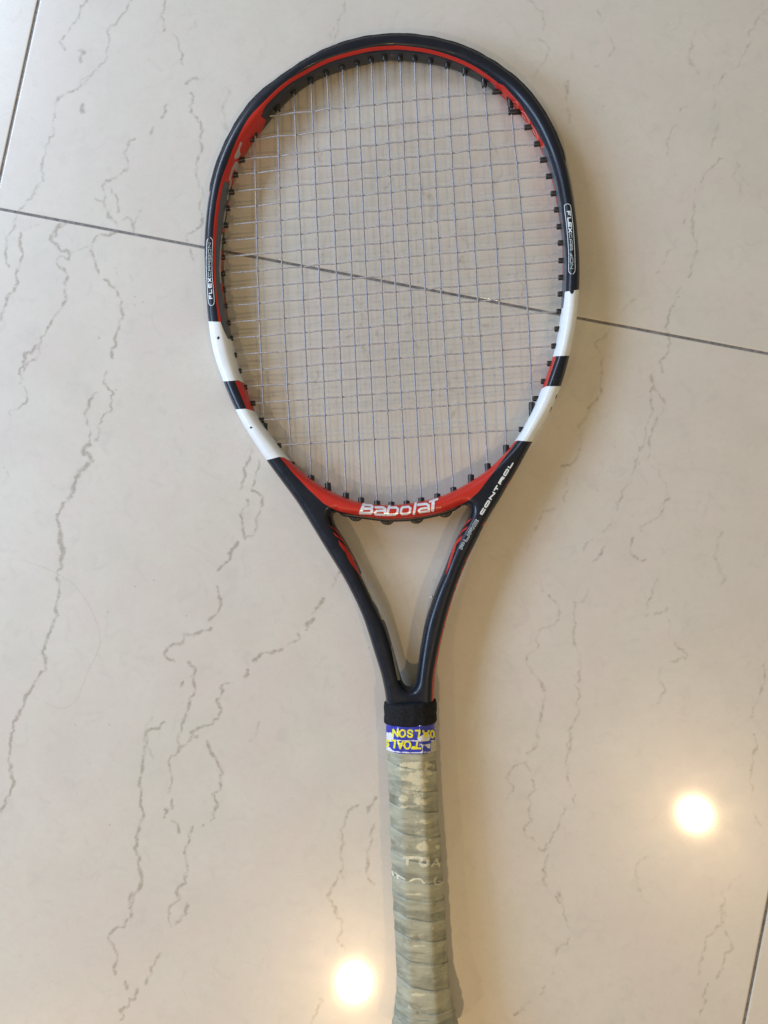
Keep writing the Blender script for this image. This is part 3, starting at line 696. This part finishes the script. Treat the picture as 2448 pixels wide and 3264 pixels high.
for j, (a, b) in enumerate(CROSS):
    is_ = [i for i in range(16) if has[i, j]]
    e0 = np.array(a, float); e1 = np.array(b, float)
    d0 = (e0 - e1) / np.linalg.norm(e0 - e1)
    pts = [e0 + d0 * 16] + [X[i, j] + (0, (1 if (i + j) % 2 else -1) * .6 + rng.normal() * .45) for i in is_] + [e1 - d0 * 16]
    pars = [0] + [(-1 if (i + j) % 2 else 1) for i in is_] + [0]
    string("cross_string", pts, pars, j); ends += [(e0, d0, 'side'), (e1, -d0, 'side')]

# grommets: short nylon barrels that lead each string end into the frame
def grommet_mesh(length, r):
    prof = [(.00075, .0012), (.00075, 0), (r * .86, 0), (r, .0004), (r * .98, length * .5), (r * 1.04, length)]
    n = 14; V_ = []; f = []
    for q_, (rr, x) in enumerate(prof):
        for k in range(n): V_.append((rr * math.cos(2 * math.pi * k / n), rr * math.sin(2 * math.pi * k / n), x))
    for q_ in range(len(prof) - 1):
        for k in range(n): f.append((q_ * n + k, q_ * n + (k + 1) % n, (q_ + 1) * n + (k + 1) % n, (q_ + 1) * n + k))
    f.append(tuple(range((len(prof) - 1) * n, len(prof) * n)))
    me = bpy.data.meshes.new("grommet"); me.from_pydata(V_, [], f); me.update(); me.materials.append(M_grom)
    me.polygons.foreach_set("use_smooth", np.array([len(p.vertices) == 4 for p in me.polygons])); return me
gm_s, gm_b = grommet_mesh(.0085, .00185), grommet_mesh(.0115, .00210)
for e, d, kind_ in ends:
    w0 = mid(e[0], e[1]); w1 = mid(e[0] + d[0] * 10, e[1] + d[1] * 10)
    z = Vector(w1 - w0).normalized()
    bottom = kind_ == 'bot'
    o = bpy.data.objects.new("grommet", gm_b if bottom else gm_s); C.objects.link(o); o.parent = racket
    tilt = Vector((random.uniform(-.05, .05), random.uniform(-.05, .05), random.uniform(-.06, .06)))
    z = (z + tilt).normalized()
    o.location = Vector(w0) - z * (.0004 if bottom else .0004)
    o.rotation_mode = 'QUATERNION'; o.rotation_quaternion = z.to_track_quat('Z', 'Y')

# grommet strip under the bridge, with the four turned-over string loops
idb = contour_part(C2, (1084, 1640), (1466, 1614), (1280, 1657))
CBb = resample(C2[idb], .0015); tbb = np.gradient(CBb, axis=0); nbb = np.stack([-tbb[:, 1], tbb[:, 0]], 1); nbb /= np.linalg.norm(nbb, axis=1)[:, None]
if nbb[len(nbb) // 2, 1] > 0: nbb = -nbb                        # pointing to the handle
rows = []
nbn = len(CBb)
for i in range(nbn):
    e = min(1, (i + .3) / 3, (nbn - .7 - i) / 3); t0 = .0011 * e
    z0 = zmid(CBb[i, 1]); hh_ = .0042
    rows.append([(CBb[i, 0] + nbb[i, 0] * o, CBb[i, 1] + nbb[i, 1] * o, z0 + z) for o, z in ((t0, -hh_ * .8), (t0 + .0002, 0), (t0, hh_ * .8), (t0 * .4, hh_), (-.004, hh_), (-.004, -hh_), (t0 * .4, -hh_))])
loft("grommet_strip", rows, M_grom, racket)
for (bx, by) in ((1132, 1649), (1232, 1660), (1326, 1658), (1424, 1636)):
    c = mid(bx, by); k = int(np.argmin(np.linalg.norm(CBb - c[:2], axis=1)))
    t = Vector((*tbb[k], 0)).normalized(); nn = Vector((*nbb[k], 0)); base = Vector((CBb[k, 0], CBb[k, 1], zmid(CBb[k, 1])))
    V_, f = [], []; na = 15
    for zi, zz in enumerate((-.0022, -.0017, .0017, .0022)):
        rr = .0047 if zi in (1, 2) else .0042
        for a in range(na):
            an = math.pi * a / (na - 1); V_.append(base + t * (math.cos(an) * rr * 1.02) + nn * (math.sin(an) * rr * .86 - .0006) + Vector((0, 0, zz)))
        V_.append(base - nn * .003 + Vector((0, 0, zz)))
    m = na + 1
    for zi in range(3):
        for a in range(m): f.append((zi * m + a, zi * m + (a + 1) % m, (zi + 1) * m + (a + 1) % m, (zi + 1) * m + a))
    f += [tuple(range(m))[::-1], tuple(range(3 * m, 4 * m))]
    lo_ = mesh_obj("grommet_loop", [tuple(v) for v in V_], f, M_grom, racket)
    # the eyelet and the bit of string that turns over in it
    ctr = base + nn * .0014 + Vector((0, 0, .0022)); rg = []
    for a in range(13):
        an = 2 * math.pi * a / 12; rg.append(tuple(ctr + t * math.cos(an) * .0011 + nn * math.sin(an) * .0009))
    loft("eyelet", tube(np.array(rg), .00028, 6), M_grom, lo_)

# ------------------------------------------------------------------ handle
EDGE = [(2225,1229,1384),(2300,1230,1387),(2420,1231,1395),(2600,1238,1403),(2824,1246.5,1419),(3000,1256,1428.5),(3100,1260,1435),(3170,1260,1440),(3200,1258.5,1446),(3235,1252,1455),(3264,1247,1463),(3290,1243,1468),(3320,1241,1472)]
ey = np.array([e[0] for e in EDGE]); el = np.array([e[1] for e in EDGE]); er = np.array([e[2] for e in EDGE])
wl, wr = mid(el, ey), mid(er, ey)
hy = (wl[:, 1] + wr[:, 1]) / 2; hxc = (wl[:, 0] + wr[:, 0]) / 2; hw_ = (wr[:, 0] - wl[:, 0]) / 2 - .0009
o_ = np.argsort(hy)
def hx(y): return np.interp(y, hy[o_], hxc[o_])
def ha(y): return np.interp(y, hy[o_], hw_[o_])
ylist = lambda p0, p1, st: np.arange(mid(1330, p0)[1], mid(1330, p1)[1], -st)
LAPS = np.array([2350, 2414, 2485.5, 2542, 2618, 2700.6, 2772, 2825, 2885.6, 2944.7, 3014.6, 3091.7, 3176, 3215, 3290, 3370])
def octo(th, a, k=20, bratio=.90):
    c_, s_ = np.cos(th), np.sin(th); b = a * bratio; dg = (a * .47 + b) / math.sqrt(2) * 1.0
    v = sum(np.clip((c_ * nx + s_ * ny) / dd_, 0, None) ** k for nx, ny, dd_ in ((1, 0, a), (-1, 0, a), (0, 1, b), (0, -1, b),
            (.7071, .7071, dg), (-.7071, .7071, dg), (.7071, -.7071, dg), (-.7071, -.7071, dg)))
    return v ** (-1 / k)
NTH = 168
TH = np.linspace(0, 2 * math.pi, NTH, endpoint=False)
def sleeve(name, ys, extra, mat, attrs=None, end_caps=True, k=20):
    rows = []
    for y in ys:
        a = float(ha(y)); ex = extra(y, TH) if callable(extra) else extra
        r = octo(TH, a, k) + ex
        zc_ = zmid(y)
        low = np.minimum(0, zc_ + r * np.sin(TH) - .0002)               # pressed flat where it meets the floor
        rows.append(np.stack([hx(y) + r * np.cos(TH), np.full(NTH, y), zc_ + r * np.sin(TH) - low], 1))
    at = attrs(np.array(rows).reshape(-1, 3)) if attrs else None
    return loft(name, rows, mat, racket, caps=end_caps, attrs=at), np.array(rows)
def lap_phase(y, th):
    # the lap edge runs down from the left side over the top to the right side, half a pitch per half turn
    ylap = W2P(np.stack([np.full_like(th, 0) + hx(y), np.full_like(th, y), np.full_like(th, zmid(y))], -1))[..., 1]
    ang = ((math.pi - th) % (2 * math.pi)) / (2 * math.pi)                # 0 at the left side, .5 at the right side via the top
    idx = np.interp(ylap, LAPS, np.arange(len(LAPS)))
    ph = idx - ang * 1.0
    return ph
def grip_extra(y, th):
    ph = lap_phase(y, th); f = ph - np.floor(ph)
    stp = .00030 * (1 - f) - .00010                      # each turn laps over the one before it
    grv = .00035 * np.exp(-(np.minimum(f, 1 - f) / .030) ** 2)
    second = .00014 / (1 + np.exp(-(f - .52 - .06 * np.sin(np.floor(ph) * 2.1 + th)) * 60))
    return stp - grv - second + .00012 * np.sin(ph * 7 + th * 3)
def grip_attr(V_):
    px = W2P(V_); n = len(V_) // NTH; lap = np.zeros(len(V_)); gr = np.zeros(len(V_))
    for i in range(n):
        y = V_[i * NTH, 1]; ph = lap_phase(y, TH); f = ph - np.floor(ph)
        lap[i * NTH:(i + 1) * NTH] = (.5 + .5 * np.sin(np.floor(ph) * 2.4)) * .45 + .55 / (1 + np.exp((f - .52 - .05 * np.sin(TH * 2 + np.floor(ph))) * 40))
        gr[i * NTH:(i + 1) * NTH] = np.exp(-(np.minimum(f, 1 - f) / .024) ** 2) * (.65 + .35 * np.sin(TH * 3 + ph * 2))
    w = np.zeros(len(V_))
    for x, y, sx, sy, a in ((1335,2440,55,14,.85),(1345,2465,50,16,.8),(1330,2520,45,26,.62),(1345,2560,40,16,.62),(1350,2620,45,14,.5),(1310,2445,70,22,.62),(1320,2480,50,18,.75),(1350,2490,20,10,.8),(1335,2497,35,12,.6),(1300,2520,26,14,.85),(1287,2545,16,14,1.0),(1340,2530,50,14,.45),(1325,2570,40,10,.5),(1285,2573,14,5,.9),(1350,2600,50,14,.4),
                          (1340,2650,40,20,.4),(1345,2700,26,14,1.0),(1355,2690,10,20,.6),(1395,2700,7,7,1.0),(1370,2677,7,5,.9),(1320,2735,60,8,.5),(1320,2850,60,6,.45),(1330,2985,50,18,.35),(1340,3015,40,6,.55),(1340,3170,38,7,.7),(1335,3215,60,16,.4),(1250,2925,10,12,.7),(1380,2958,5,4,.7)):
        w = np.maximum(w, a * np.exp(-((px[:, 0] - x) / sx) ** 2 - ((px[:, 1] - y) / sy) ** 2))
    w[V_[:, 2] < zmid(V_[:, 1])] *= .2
    return {"worn": w, "lap": lap, "groove_shade": gr}
ysg = ylist(2330, 3218, .00034)
grip, GR = sleeve("overgrip", ysg, grip_extra, M_grip, grip_attr)
ysb = ylist(3205, 3318, .0008)
butt, _ = sleeve("butt_cap", ysb, lambda y, th: .0002 + .0003 * np.sin(y * 900), M_grip, grip_attr)
# blue finishing tape, wound twice
ytt, ytb = mid(1330, 2294)[1], mid(1330, 2386)[1]
def tape_extra(y, th):
    py = W2P(np.stack([np.full_like(th, hx(y)), np.full_like(th, y), np.full_like(th, zmid(y))], -1))[..., 1] - 2.5 * np.cos(th)
    base = np.where(py < 2344, .00078, .00060)
    return base + .00008 * np.sin(th * 9 + y * 700) + .00006 * np.sin(y * 2600 + th * 2)
cz = lambda pts: crop(1220, 2230, .1085, pts)
def tape_attr(V_):
    px = W2P(V_)
    bare = mx(stroke_sdf(px, cz([(300,1195),(700,1205),(1100,1215),(1600,1205)]), 1.5), stroke_sdf(px, cz([(100,1500),(300,1520),(500,1545),(900,1565),(1300,1545),(1420,1535)]), 1.8),
              poly_sdf(px, cz([(110,960),(260,975),(290,1040),(330,1180),(230,1190),(100,1160)])), poly_sdf(px, cz([(90,1300),(190,1390),(300,1490),(380,1530),(80,1520)])),
              poly_sdf(px, cz([(1020,1120),(1150,1050),(1330,960),(1400,1100),(1380,1210),(1200,1190),(1040,1210)])), stroke_sdf(px, cz([(1165,1350),(1160,1550)]), 1.7),
              poly_sdf(px, cz([(1080,1290),(1180,1330),(1400,1290),(1400,1380),(1370,1450),(1300,1400),(1240,1340),(1120,1345)])), stroke_sdf(px, cz([(110,1180),(350,1200),(120,1220)]), 2.2))
    none = poly_sdf(px, cz([(1425,1215),(1800,1205),(1800,1700),(1400,1640),(1400,1530),(1425,1290)]))
    return {"bare": bare, "none": none}
tape, TP = sleeve("finishing_tape", np.arange(ytt, ytb, -.0004), tape_extra, M_tape, tape_attr, end_caps=True)
# black rubber collar
yct, ycb = mid(1306, 2232)[1], mid(1310, 2302)[1]
def col_extra(y, th):
    f = (yct - y) / (yct - ycb)
    rim = .0013 * (1 - math.exp(-f * 18)) * (1 - math.exp(-(1 - f) * 22))
    rim += .00012 * math.sin(f * math.pi * 2.2 + .5) - .00022 * math.exp(-((f - .60) / .05) ** 2)
    return .0013 + rim + .00016 * np.sin(th * 5 + f * 6) * f + .00012 * np.sin(th * 13 + 2)
rowsC = []
for y in np.linspace(yct, ycb, 46):
    a = float(ha(y)) - .0002; r = octo(TH, a, 9, .86) + col_extra(y, TH); sk = -.0013 * np.cos(TH) * -1
    yy = y + (np.cos(TH) * a) * .075 * (1 - (yct - y) / (yct - ycb) * .6)
    rowsC.append(np.stack([hx(y) + r * np.cos(TH), yy, zmid(y) + r * np.sin(TH)], 1))
loft("rubber_collar", rowsC, M_rubber, racket)
# rolled lip of the collar
lip = [tuple(p) for p in rowsC[2]]; lip.append(lip[0])
loft("collar_lip", tube(np.array(lip), .00030, 6), M_rubber, racket)

# ------------------------------------------------------------------ printed marks, laid on the surface they are printed on
def bvh_of(o):
    me = o.data; return BVHTree.FromPolygons([v.co[:] for v in me.vertices], [tuple(p.vertices) for p in me.polygons])
BG, BT = bvh_of(grip), bvh_of(tape)
def decal(name, fn, bbox, bvh, mat, cell=1.0, off=.00010, parent=None):
    x0, y0, x1, y1 = bbox
    xs = np.arange(x0, x1, cell); ys = np.arange(y0, y1, cell)
    Xc, Yc = np.meshgrid(xs + cell / 2, ys + cell / 2, indexing='ij')
    m = (fn(np.stack([Xc.ravel(), Yc.ravel()], 1)) > 0).reshape(Xc.shape)
    if not m.any(): return
    vid = {}; V_ = []; f = []
    def vert(i, j):
        k = (i, j)
        if k in vid: return vid[k]
        d = RW @ np.array([x0 + i * cell - CX, y0 + j * cell - CY, F]); d /= np.linalg.norm(d)
        h, nrm, _, _ = bvh.ray_cast(Vector(CAM), Vector(d))
        if h is None: vid[k] = -1; return -1
        if nrm.dot(Vector(d)) > 0: nrm = -nrm
        V_.append(tuple(h + nrm * off)); vid[k] = len(V_) - 1; return vid[k]
    for i, j in zip(*np.nonzero(m)):
        q = [vert(i, j), vert(i, j + 1), vert(i + 1, j + 1), vert(i + 1, j)]
        if min(q) >= 0: f.append(tuple(q))
    if f: return mesh_obj(name, V_, f, mat, parent or racket)
GLY = {   # strokes in a unit box, x along the line, y up
 'F': [[(0,0),(0,1),(1,1)], [(0,.5),(.75,.5)]], 'L': [[(0,1),(0,0),(1,0)]], 'E': [[(1,1),(0,1),(0,0),(1,0)], [(0,.5),(.9,.5)]],
 'X': [[(0,0),(1,1)], [(0,1),(1,0)]], 'C': [[(1,1),(.15,1),(0,.85),(0,.15),(.15,0),(1,0)]], 'A': [[(0,0),(0,.8),(.2,1),(1,1),(1,0)], [(0,.42),(1,.42)]],
 'R': [[(0,0),(0,1),(.85,1),(1,.85),(1,.6),(.85,.45),(0,.45)], [(.55,.45),(1,0)]], 'B': [[(0,0),(0,1),(.85,1),(1,.85),(1,.65),(.85,.52),(0,.52)], [(.85,.52),(1,.4),(1,.15),(.85,0),(0,0)]],
 'O': [[(.15,0),(.85,0),(1,.15),(1,.85),(.85,1),(.15,1),(0,.85),(0,.15),(.15,0)]], 'N': [[(0,0),(0,1),(1,0),(1,1)]],
 'P': [[(0,0),(0,1),(.85,1),(1,.85),(1,.6),(.85,.45),(0,.45)]], 'U': [[(0,1),(0,.15),(.15,0),(.85,0),(1,.15),(1,1)]], 'T': [[(0,1),(1,1)], [(.5,1),(.5,0)]],
 'a': [[(0,0),(.5,1),(1,0)], [(.2,.36),(.8,.36)]], 'o': [[(.5+.5*math.cos(k*math.pi/8), .5+.5*math.sin(k*math.pi/8)) for k in range(17)]],
 's': [[(.95,.78),(.8,.95),(.5,1),(.2,.95),(.05,.78),(.15,.6),(.5,.5),(.85,.4),(.95,.22),(.8,.05),(.5,0),(.2,.05),(.05,.22)]],
 '3': [[(1,.85),(1,.65),(.85,.52),(.5,.52)], [(.85,.52),(1,.4),(1,.15),(.85,0),(.35,0)]] }
def glyph_lines(ch, o, ux, uy):               # o origin, ux/uy the box's edges (vectors, photo pixels)
    o, ux, uy = map(np.array, (o, ux, uy))
    return [[tuple(o + ux * x + uy * y) for x, y in l] for l in GLY[ch]]
def text_fn(lines, hw, outline=None, cut=None):
    L = [(np.array(l), hw if not isinstance(hw, (list, tuple)) else hw[i]) for i, l in enumerate(lines)]
    def fn(Q):
        d = mx(*[stroke_sdf(Q, l, h) for l, h in L])
        if outline: d = outline - np.abs(d)
        if cut is not None: d = mn(d, cut(Q))
        return d
    return fn
def bbox(lines, m): a = np.vstack([np.array(l) for l in lines]); return (*(a.min(0) - m), *(a.max(0) + m))
# brand word on the bridge
cb = lambda pts: crop(1120, 1560, .1929, pts)
BW = [([(208,246),(150,388)],24),([(200,256),(325,264),(350,288),(332,318),(210,318)],19),([(320,322),(342,350),(322,392),(160,388)],21),
      ([(400,297),(520,300),(563,328),(548,420)],19),([(540,352),(420,355),(382,385),(405,414),(550,420)],17),
      ([(634,250),(590,420)],20),([(630,304),(738,300),(772,324),(758,390),(720,416),(600,420)],18),
      ([(848,298),(940,288),(976,312),(964,380),(922,402),(838,408),(816,378),(830,314),(848,298)],18),([(1064,232),(1032,402)],20),
      ([(1105,256),(1235,240),(1276,262),(1282,358)],20),([(1262,304),(1155,318),(1112,346),(1128,378),(1280,356)],17),([(1296,206),(1330,192),(1418,162)],17),([(1352,196),(1342,342)],26)]
L_ = [cb(p) for p, _ in BW]
decal("brand_lettering", text_fn(L_, [w * .1929 for _, w in BW]), bbox(L_, 6), BV, M_silver, cell=.5, off=.00012)
TMk = [cb(p) for p in ([(1398,300),(1428,294)],[(1412,298),(1412,326)],[(1442,320),(1446,290),(1460,306),(1474,284),(1482,312)])]
decal("trademark_lettering", text_fn(TMk, .75), bbox(TMk, 3), BV, M_pink, cell=.6)
# two words up the right shaft
cp = lambda pts: crop(1440, 1450, .14916, pts)
def run(word, c0, c1, spans, h, k=.14916, orig=(1440, 1450), side=1):
    c0, c1 = np.array(c0, float), np.array(c1, float); d = c1 - c0; d /= np.linalg.norm(d); up = np.array([d[1], -d[0]]) * side
    out = []
    for ch, (a, b) in zip(word, spans):
        if ch == ' ': continue
        org = c0 + d * a - up * h / 2; ls = glyph_lines(ch, org, d * (b - a), up * h)
        out += [[(orig[0] + x * k, orig[1] + y * k) for x, y in l] for l in ls]
    return out
ctl = run("CONTROL", (622,1272), (1225,270), [(12,138),(188,333),(390,541),(592,703),(774,926),(976,1118),(1173,1290)], 44)
decal("model_lettering", text_fn(ctl, 14 * .14916), bbox(ctl, 5), BV, M_print, cell=.45, off=.00012)
pur = run("PURE", (190,2010), (548,1385), [(15,145),(200,335),(385,525),(575,705)], 46)
decal("model_outline_lettering", text_fn(pur, 11.5 * .14916, outline=.50), bbox(pur, 6), BV, M_print, cell=.45, off=.00012)
# capsule badges on both sides of the hoop
def along(curve, word, spans, h, orig, k, side, ax):
    cv = catmull(curve, 8); out = []
    for ch, (a, b) in zip(word, spans):
        pa = np.array([np.interp(a, cv[:, 1][::ax], cv[:, 0][::ax]), a]); pb = np.array([np.interp(b, cv[:, 1][::ax], cv[:, 0][::ax]), b])
        d = pb - pa; up = np.array([d[1], -d[0]]) / np.linalg.norm(d) * side
        ls = glyph_lines(ch, pa - up * h / 2, d, up * h)
        out += [[(orig[0] + x * k, orig[1] + y * k) for x, y in l] for l in ls]
    return out
kl, ol = .1175, (630, 740); cvL = [(330,250),(322,500),(320,900),(325,1240),(338,1500),(358,1820)]
fx = along(cvL, "FLEX", [(1800,1712),(1660,1560),(1500,1400),(1345,1255)], 72, ol, kl, 1, 1)
decal("badge_bold_lettering", text_fn(fx, 11 * kl), bbox(fx, 4), BV, M_print, cell=.42, off=.00012)
cbn = along(cvL, "CARBON", [(1205,1085),(1045,930),(893,775),(735,618),(575,468),(425,295)], 62, ol, kl, 1, 1)
decal("badge_fine_lettering", text_fn(cbn, 5.2 * kl), bbox(cbn, 4), BV, M_fineprint, cell=.5, off=.00012)
cap = [catmull(crop(*ol, kl, [(283,180),(256,250),(245,450),(237,900),(255,1300),(290,1850),(320,1955),(370,1995),(425,1965),(450,1870),(428,1560),(400,1250),(387,900),(395,500),(405,250),(385,185),(345,145)]), 5)]
decal("badge_outline", text_fn(cap, 6.5 * kl), bbox(cap, 4), BV, M_print, cell=.42, off=.00012)
kr, orr = .1221, (1760, 630); cvR = [(428,340),(445,520),(460,700),(472,850),(482,1000),(495,1200),(505,1450),(512,1650),(517,1880)]
fx = along(cvR, "FLEX", [(360,470),(530,632),(655,765),(800,905)], 72, orr, kr, 1, 1)
decal("badge_bold_lettering", text_fn(fx, 11 * kr), bbox(fx, 4), BV, M_print, cell=.42, off=.00012)
cbn = along(cvR, "CAR3ON", [(942,1055),(1095,1225),(1255,1375),(1410,1530),(1570,1705),(1735,1855)], 62, orr, kr, 1, 1)
decal("badge_fine_lettering", text_fn(cbn, 5.4 * kr), bbox(cbn, 4), BV, M_fineprint, cell=.5, off=.00012)
cap = [catmull(crop(*orr, kr, [(500,1992),(450,1950),(434,1880),(435,1500),(412,1100),(370,650),(322,250),(345,190),(405,163),(465,195),(485,250),(540,700),(583,1300),(597,1750),(594,1900),(575,1955),(540,1995)]), 5)]
decal("badge_outline", text_fn(cap, 6.5 * kr), bbox(cap, 4), BV, M_print, cell=.42, off=.00012)
# thin outlined letters on the red at the upper right
co = lambda pts: crop(1200, 80, .4219, pts)
ol_ = [co(p) for p in ([(1030,600),(1025,580),(1060,580),(1072,605)],[(1090,665),(1095,648),(1118,660),(1150,715),(1158,740),(1140,745),(1120,720),(1090,665)],[(1105,680),(1125,705)],
      [(1165,770),(1175,758),(1205,800),(1222,850),(1210,862),(1185,830),(1165,770)],[(1180,785),(1200,830)],[(1228,925),(1240,940),(1268,912)])]
decal("outline_lettering", text_fn(ol_, .75), bbox(ol_, 3), BV, M_redout, cell=.45, off=.00012)
# letters on the tape (upside down) and worn letters on the grip
kz, oz = .1085, (1220, 2230)
def inv(items):
    out = []
    for ch, xa, xb, yb, yt, sl in items:       # xa right end, xb left end, yb baseline, yt cap line (lower on the photo), sl slant
        ls = glyph_lines(ch, (xa, yb), (xb - xa, 0), (sl, yt - yb)); out += [[(oz[0] + x * kz, oz[1] + y * kz) for x, y in l] for l in ls]
    return out
row1 = inv([('N',445,310,880,1075,-5),('o',665,495,895,1095,-5),('s',880,730,900,1100,-5),('L',1085,965,910,1105,-30),('a',1350,1185,915,1110,-10),('o',1505,1400,915,1110,0),('T',1640,1555,925,1085,0)])
decal("tape_lettering", text_fn(row1, 26 * kz), bbox(row1, 4), BT, M_yellow, cell=.45, off=.00012)
row2 = inv([('s',180,80,1190,1370,-5),('L',370,270,1200,1410,-30),('a',595,450,1220,1430,-10),('o',815,635,1225,1440,-5)])
row2 += [cz([(1015,1235),(985,1430)]), cz([(860,1435),(1105,1430)]), cz([(870,1400),(930,1390)])]
decal("tape_lettering", text_fn(row2, 26 * kz), bbox(row2, 4), BT, M_yellow, cell=.45, off=.00012)
cg = lambda pts: crop(1150, 2380, .211, pts)
W1 = [([(655,1675),(800,1672),(960,1685)],20),([(705,1680),(705,1775)],24),([(960 + 62*math.cos(k*math.pi/8), 1745 + 55*math.sin(k*math.pi/8)) for k in range(17)],26),([(1075,1805),(1145,1700),(1185,1805)],15),([(1095,1775),(1175,1775)],11),([(1240,1640),(1248,1780)],9),
      ([(475,1885),(490,1935)],15),([(510,1895),(560,1935)],9),([(552,1945),(562,1990)],15),([(570,1945),(665,2000)],13),([(740,2035),(800,2000),(880,1998),(920,2010),(960,2065)],16),([(1130,1985),(1108,2030),(1130,2080),(1190,2090),(1228,2065),(1230,2045)],13),([(1180,2040),(1232,2042)],10)]
Lg = [cg(p) for p, _ in W1]
decal("grip_lettering", text_fn(Lg, [w * .211 for _, w in W1]), bbox(Lg, 6), BG, M_cream, cell=.8, off=.00010)
# pale patches rubbed on the inner side of the left shaft
pt = [([(425,640),(470,740),(520,850),(570,930)],12),([(575,930),(610,1025)],16)]
Lp = [crop(1000, 1600, .36166, p) for p, _ in pt]
decal("worn_patch", text_fn(Lp, [w * .36166 for _, w in pt]), bbox(Lp, 6), BV, M_cream, cell=.8)
Ls = [crop(1000, 1600, .36166, [(690,1270),(715,1400),(750,1560)])]
decal("side_sticker", text_fn(Ls, 4.4), bbox(Ls, 6), BV, simple("grey_sticker", (.28, .28, .25), .5), cell=.7)
BB = bvh_of(bumper)
for px_, py_, r_a in ((1559,215,3.0),(1556,209,2.0),(688,602,2.6),(735,470,1.8),(700,560,1.6)):
    decal("scuff_mark", (lambda Q, a=px_, b=py_, c=r_a: c - np.hypot(Q[:, 0] - a, (Q[:, 1] - b) * .7)), (px_ - 6, py_ - 7, px_ + 6, py_ + 7), BB, M_fineprint, cell=.8)
# white speck of lint caught on the shaft
lw = P2W(1376, 1904, .016, 0)
mesh_obj("paint_flake", [(lw[0]-.0016,lw[1]-.0006,.0155),(lw[0]+.0004,lw[1]-.0004,.0163),(lw[0]+.0010,lw[1]+.0016,.0160),(lw[0]-.0002,lw[1]+.0008,.0150),(lw[0]-.0006,lw[1]+.0001,.0170)], [(0,1,4),(1,2,4),(2,3,4),(3,0,4),(3,2,1,0)], M_print, racket)

# ------------------------------------------------------------------ hairs on the floor
def hair(pts, r, label):
    P = catmull(pts, 6); W = P2W(P[:, 0], P[:, 1], .0003, 0); W[:, 2] = .00025 + .0004 * (.5 + .5 * np.sin(np.linspace(0, 9, len(W))))
    o = loft("hair", tube(W, r, 5), M_hair, None); tag(o, label, "hair")
hair(crop(0, 1700, s2, [(120,155),(230,190),(340,240),(420,290),(500,390),(560,510),(585,620),(570,700),(520,800),(485,890),(450,970),(400,1015),(350,1028),(290,1010),(260,985)]), .000022, "long curved loose hair on the tile left of the racket shaft")
hair(crop(0, 600, s2, [(888,730),(895,790),(930,850),(950,865)]), .000020, "short loose hair on the tile left of the racket head")
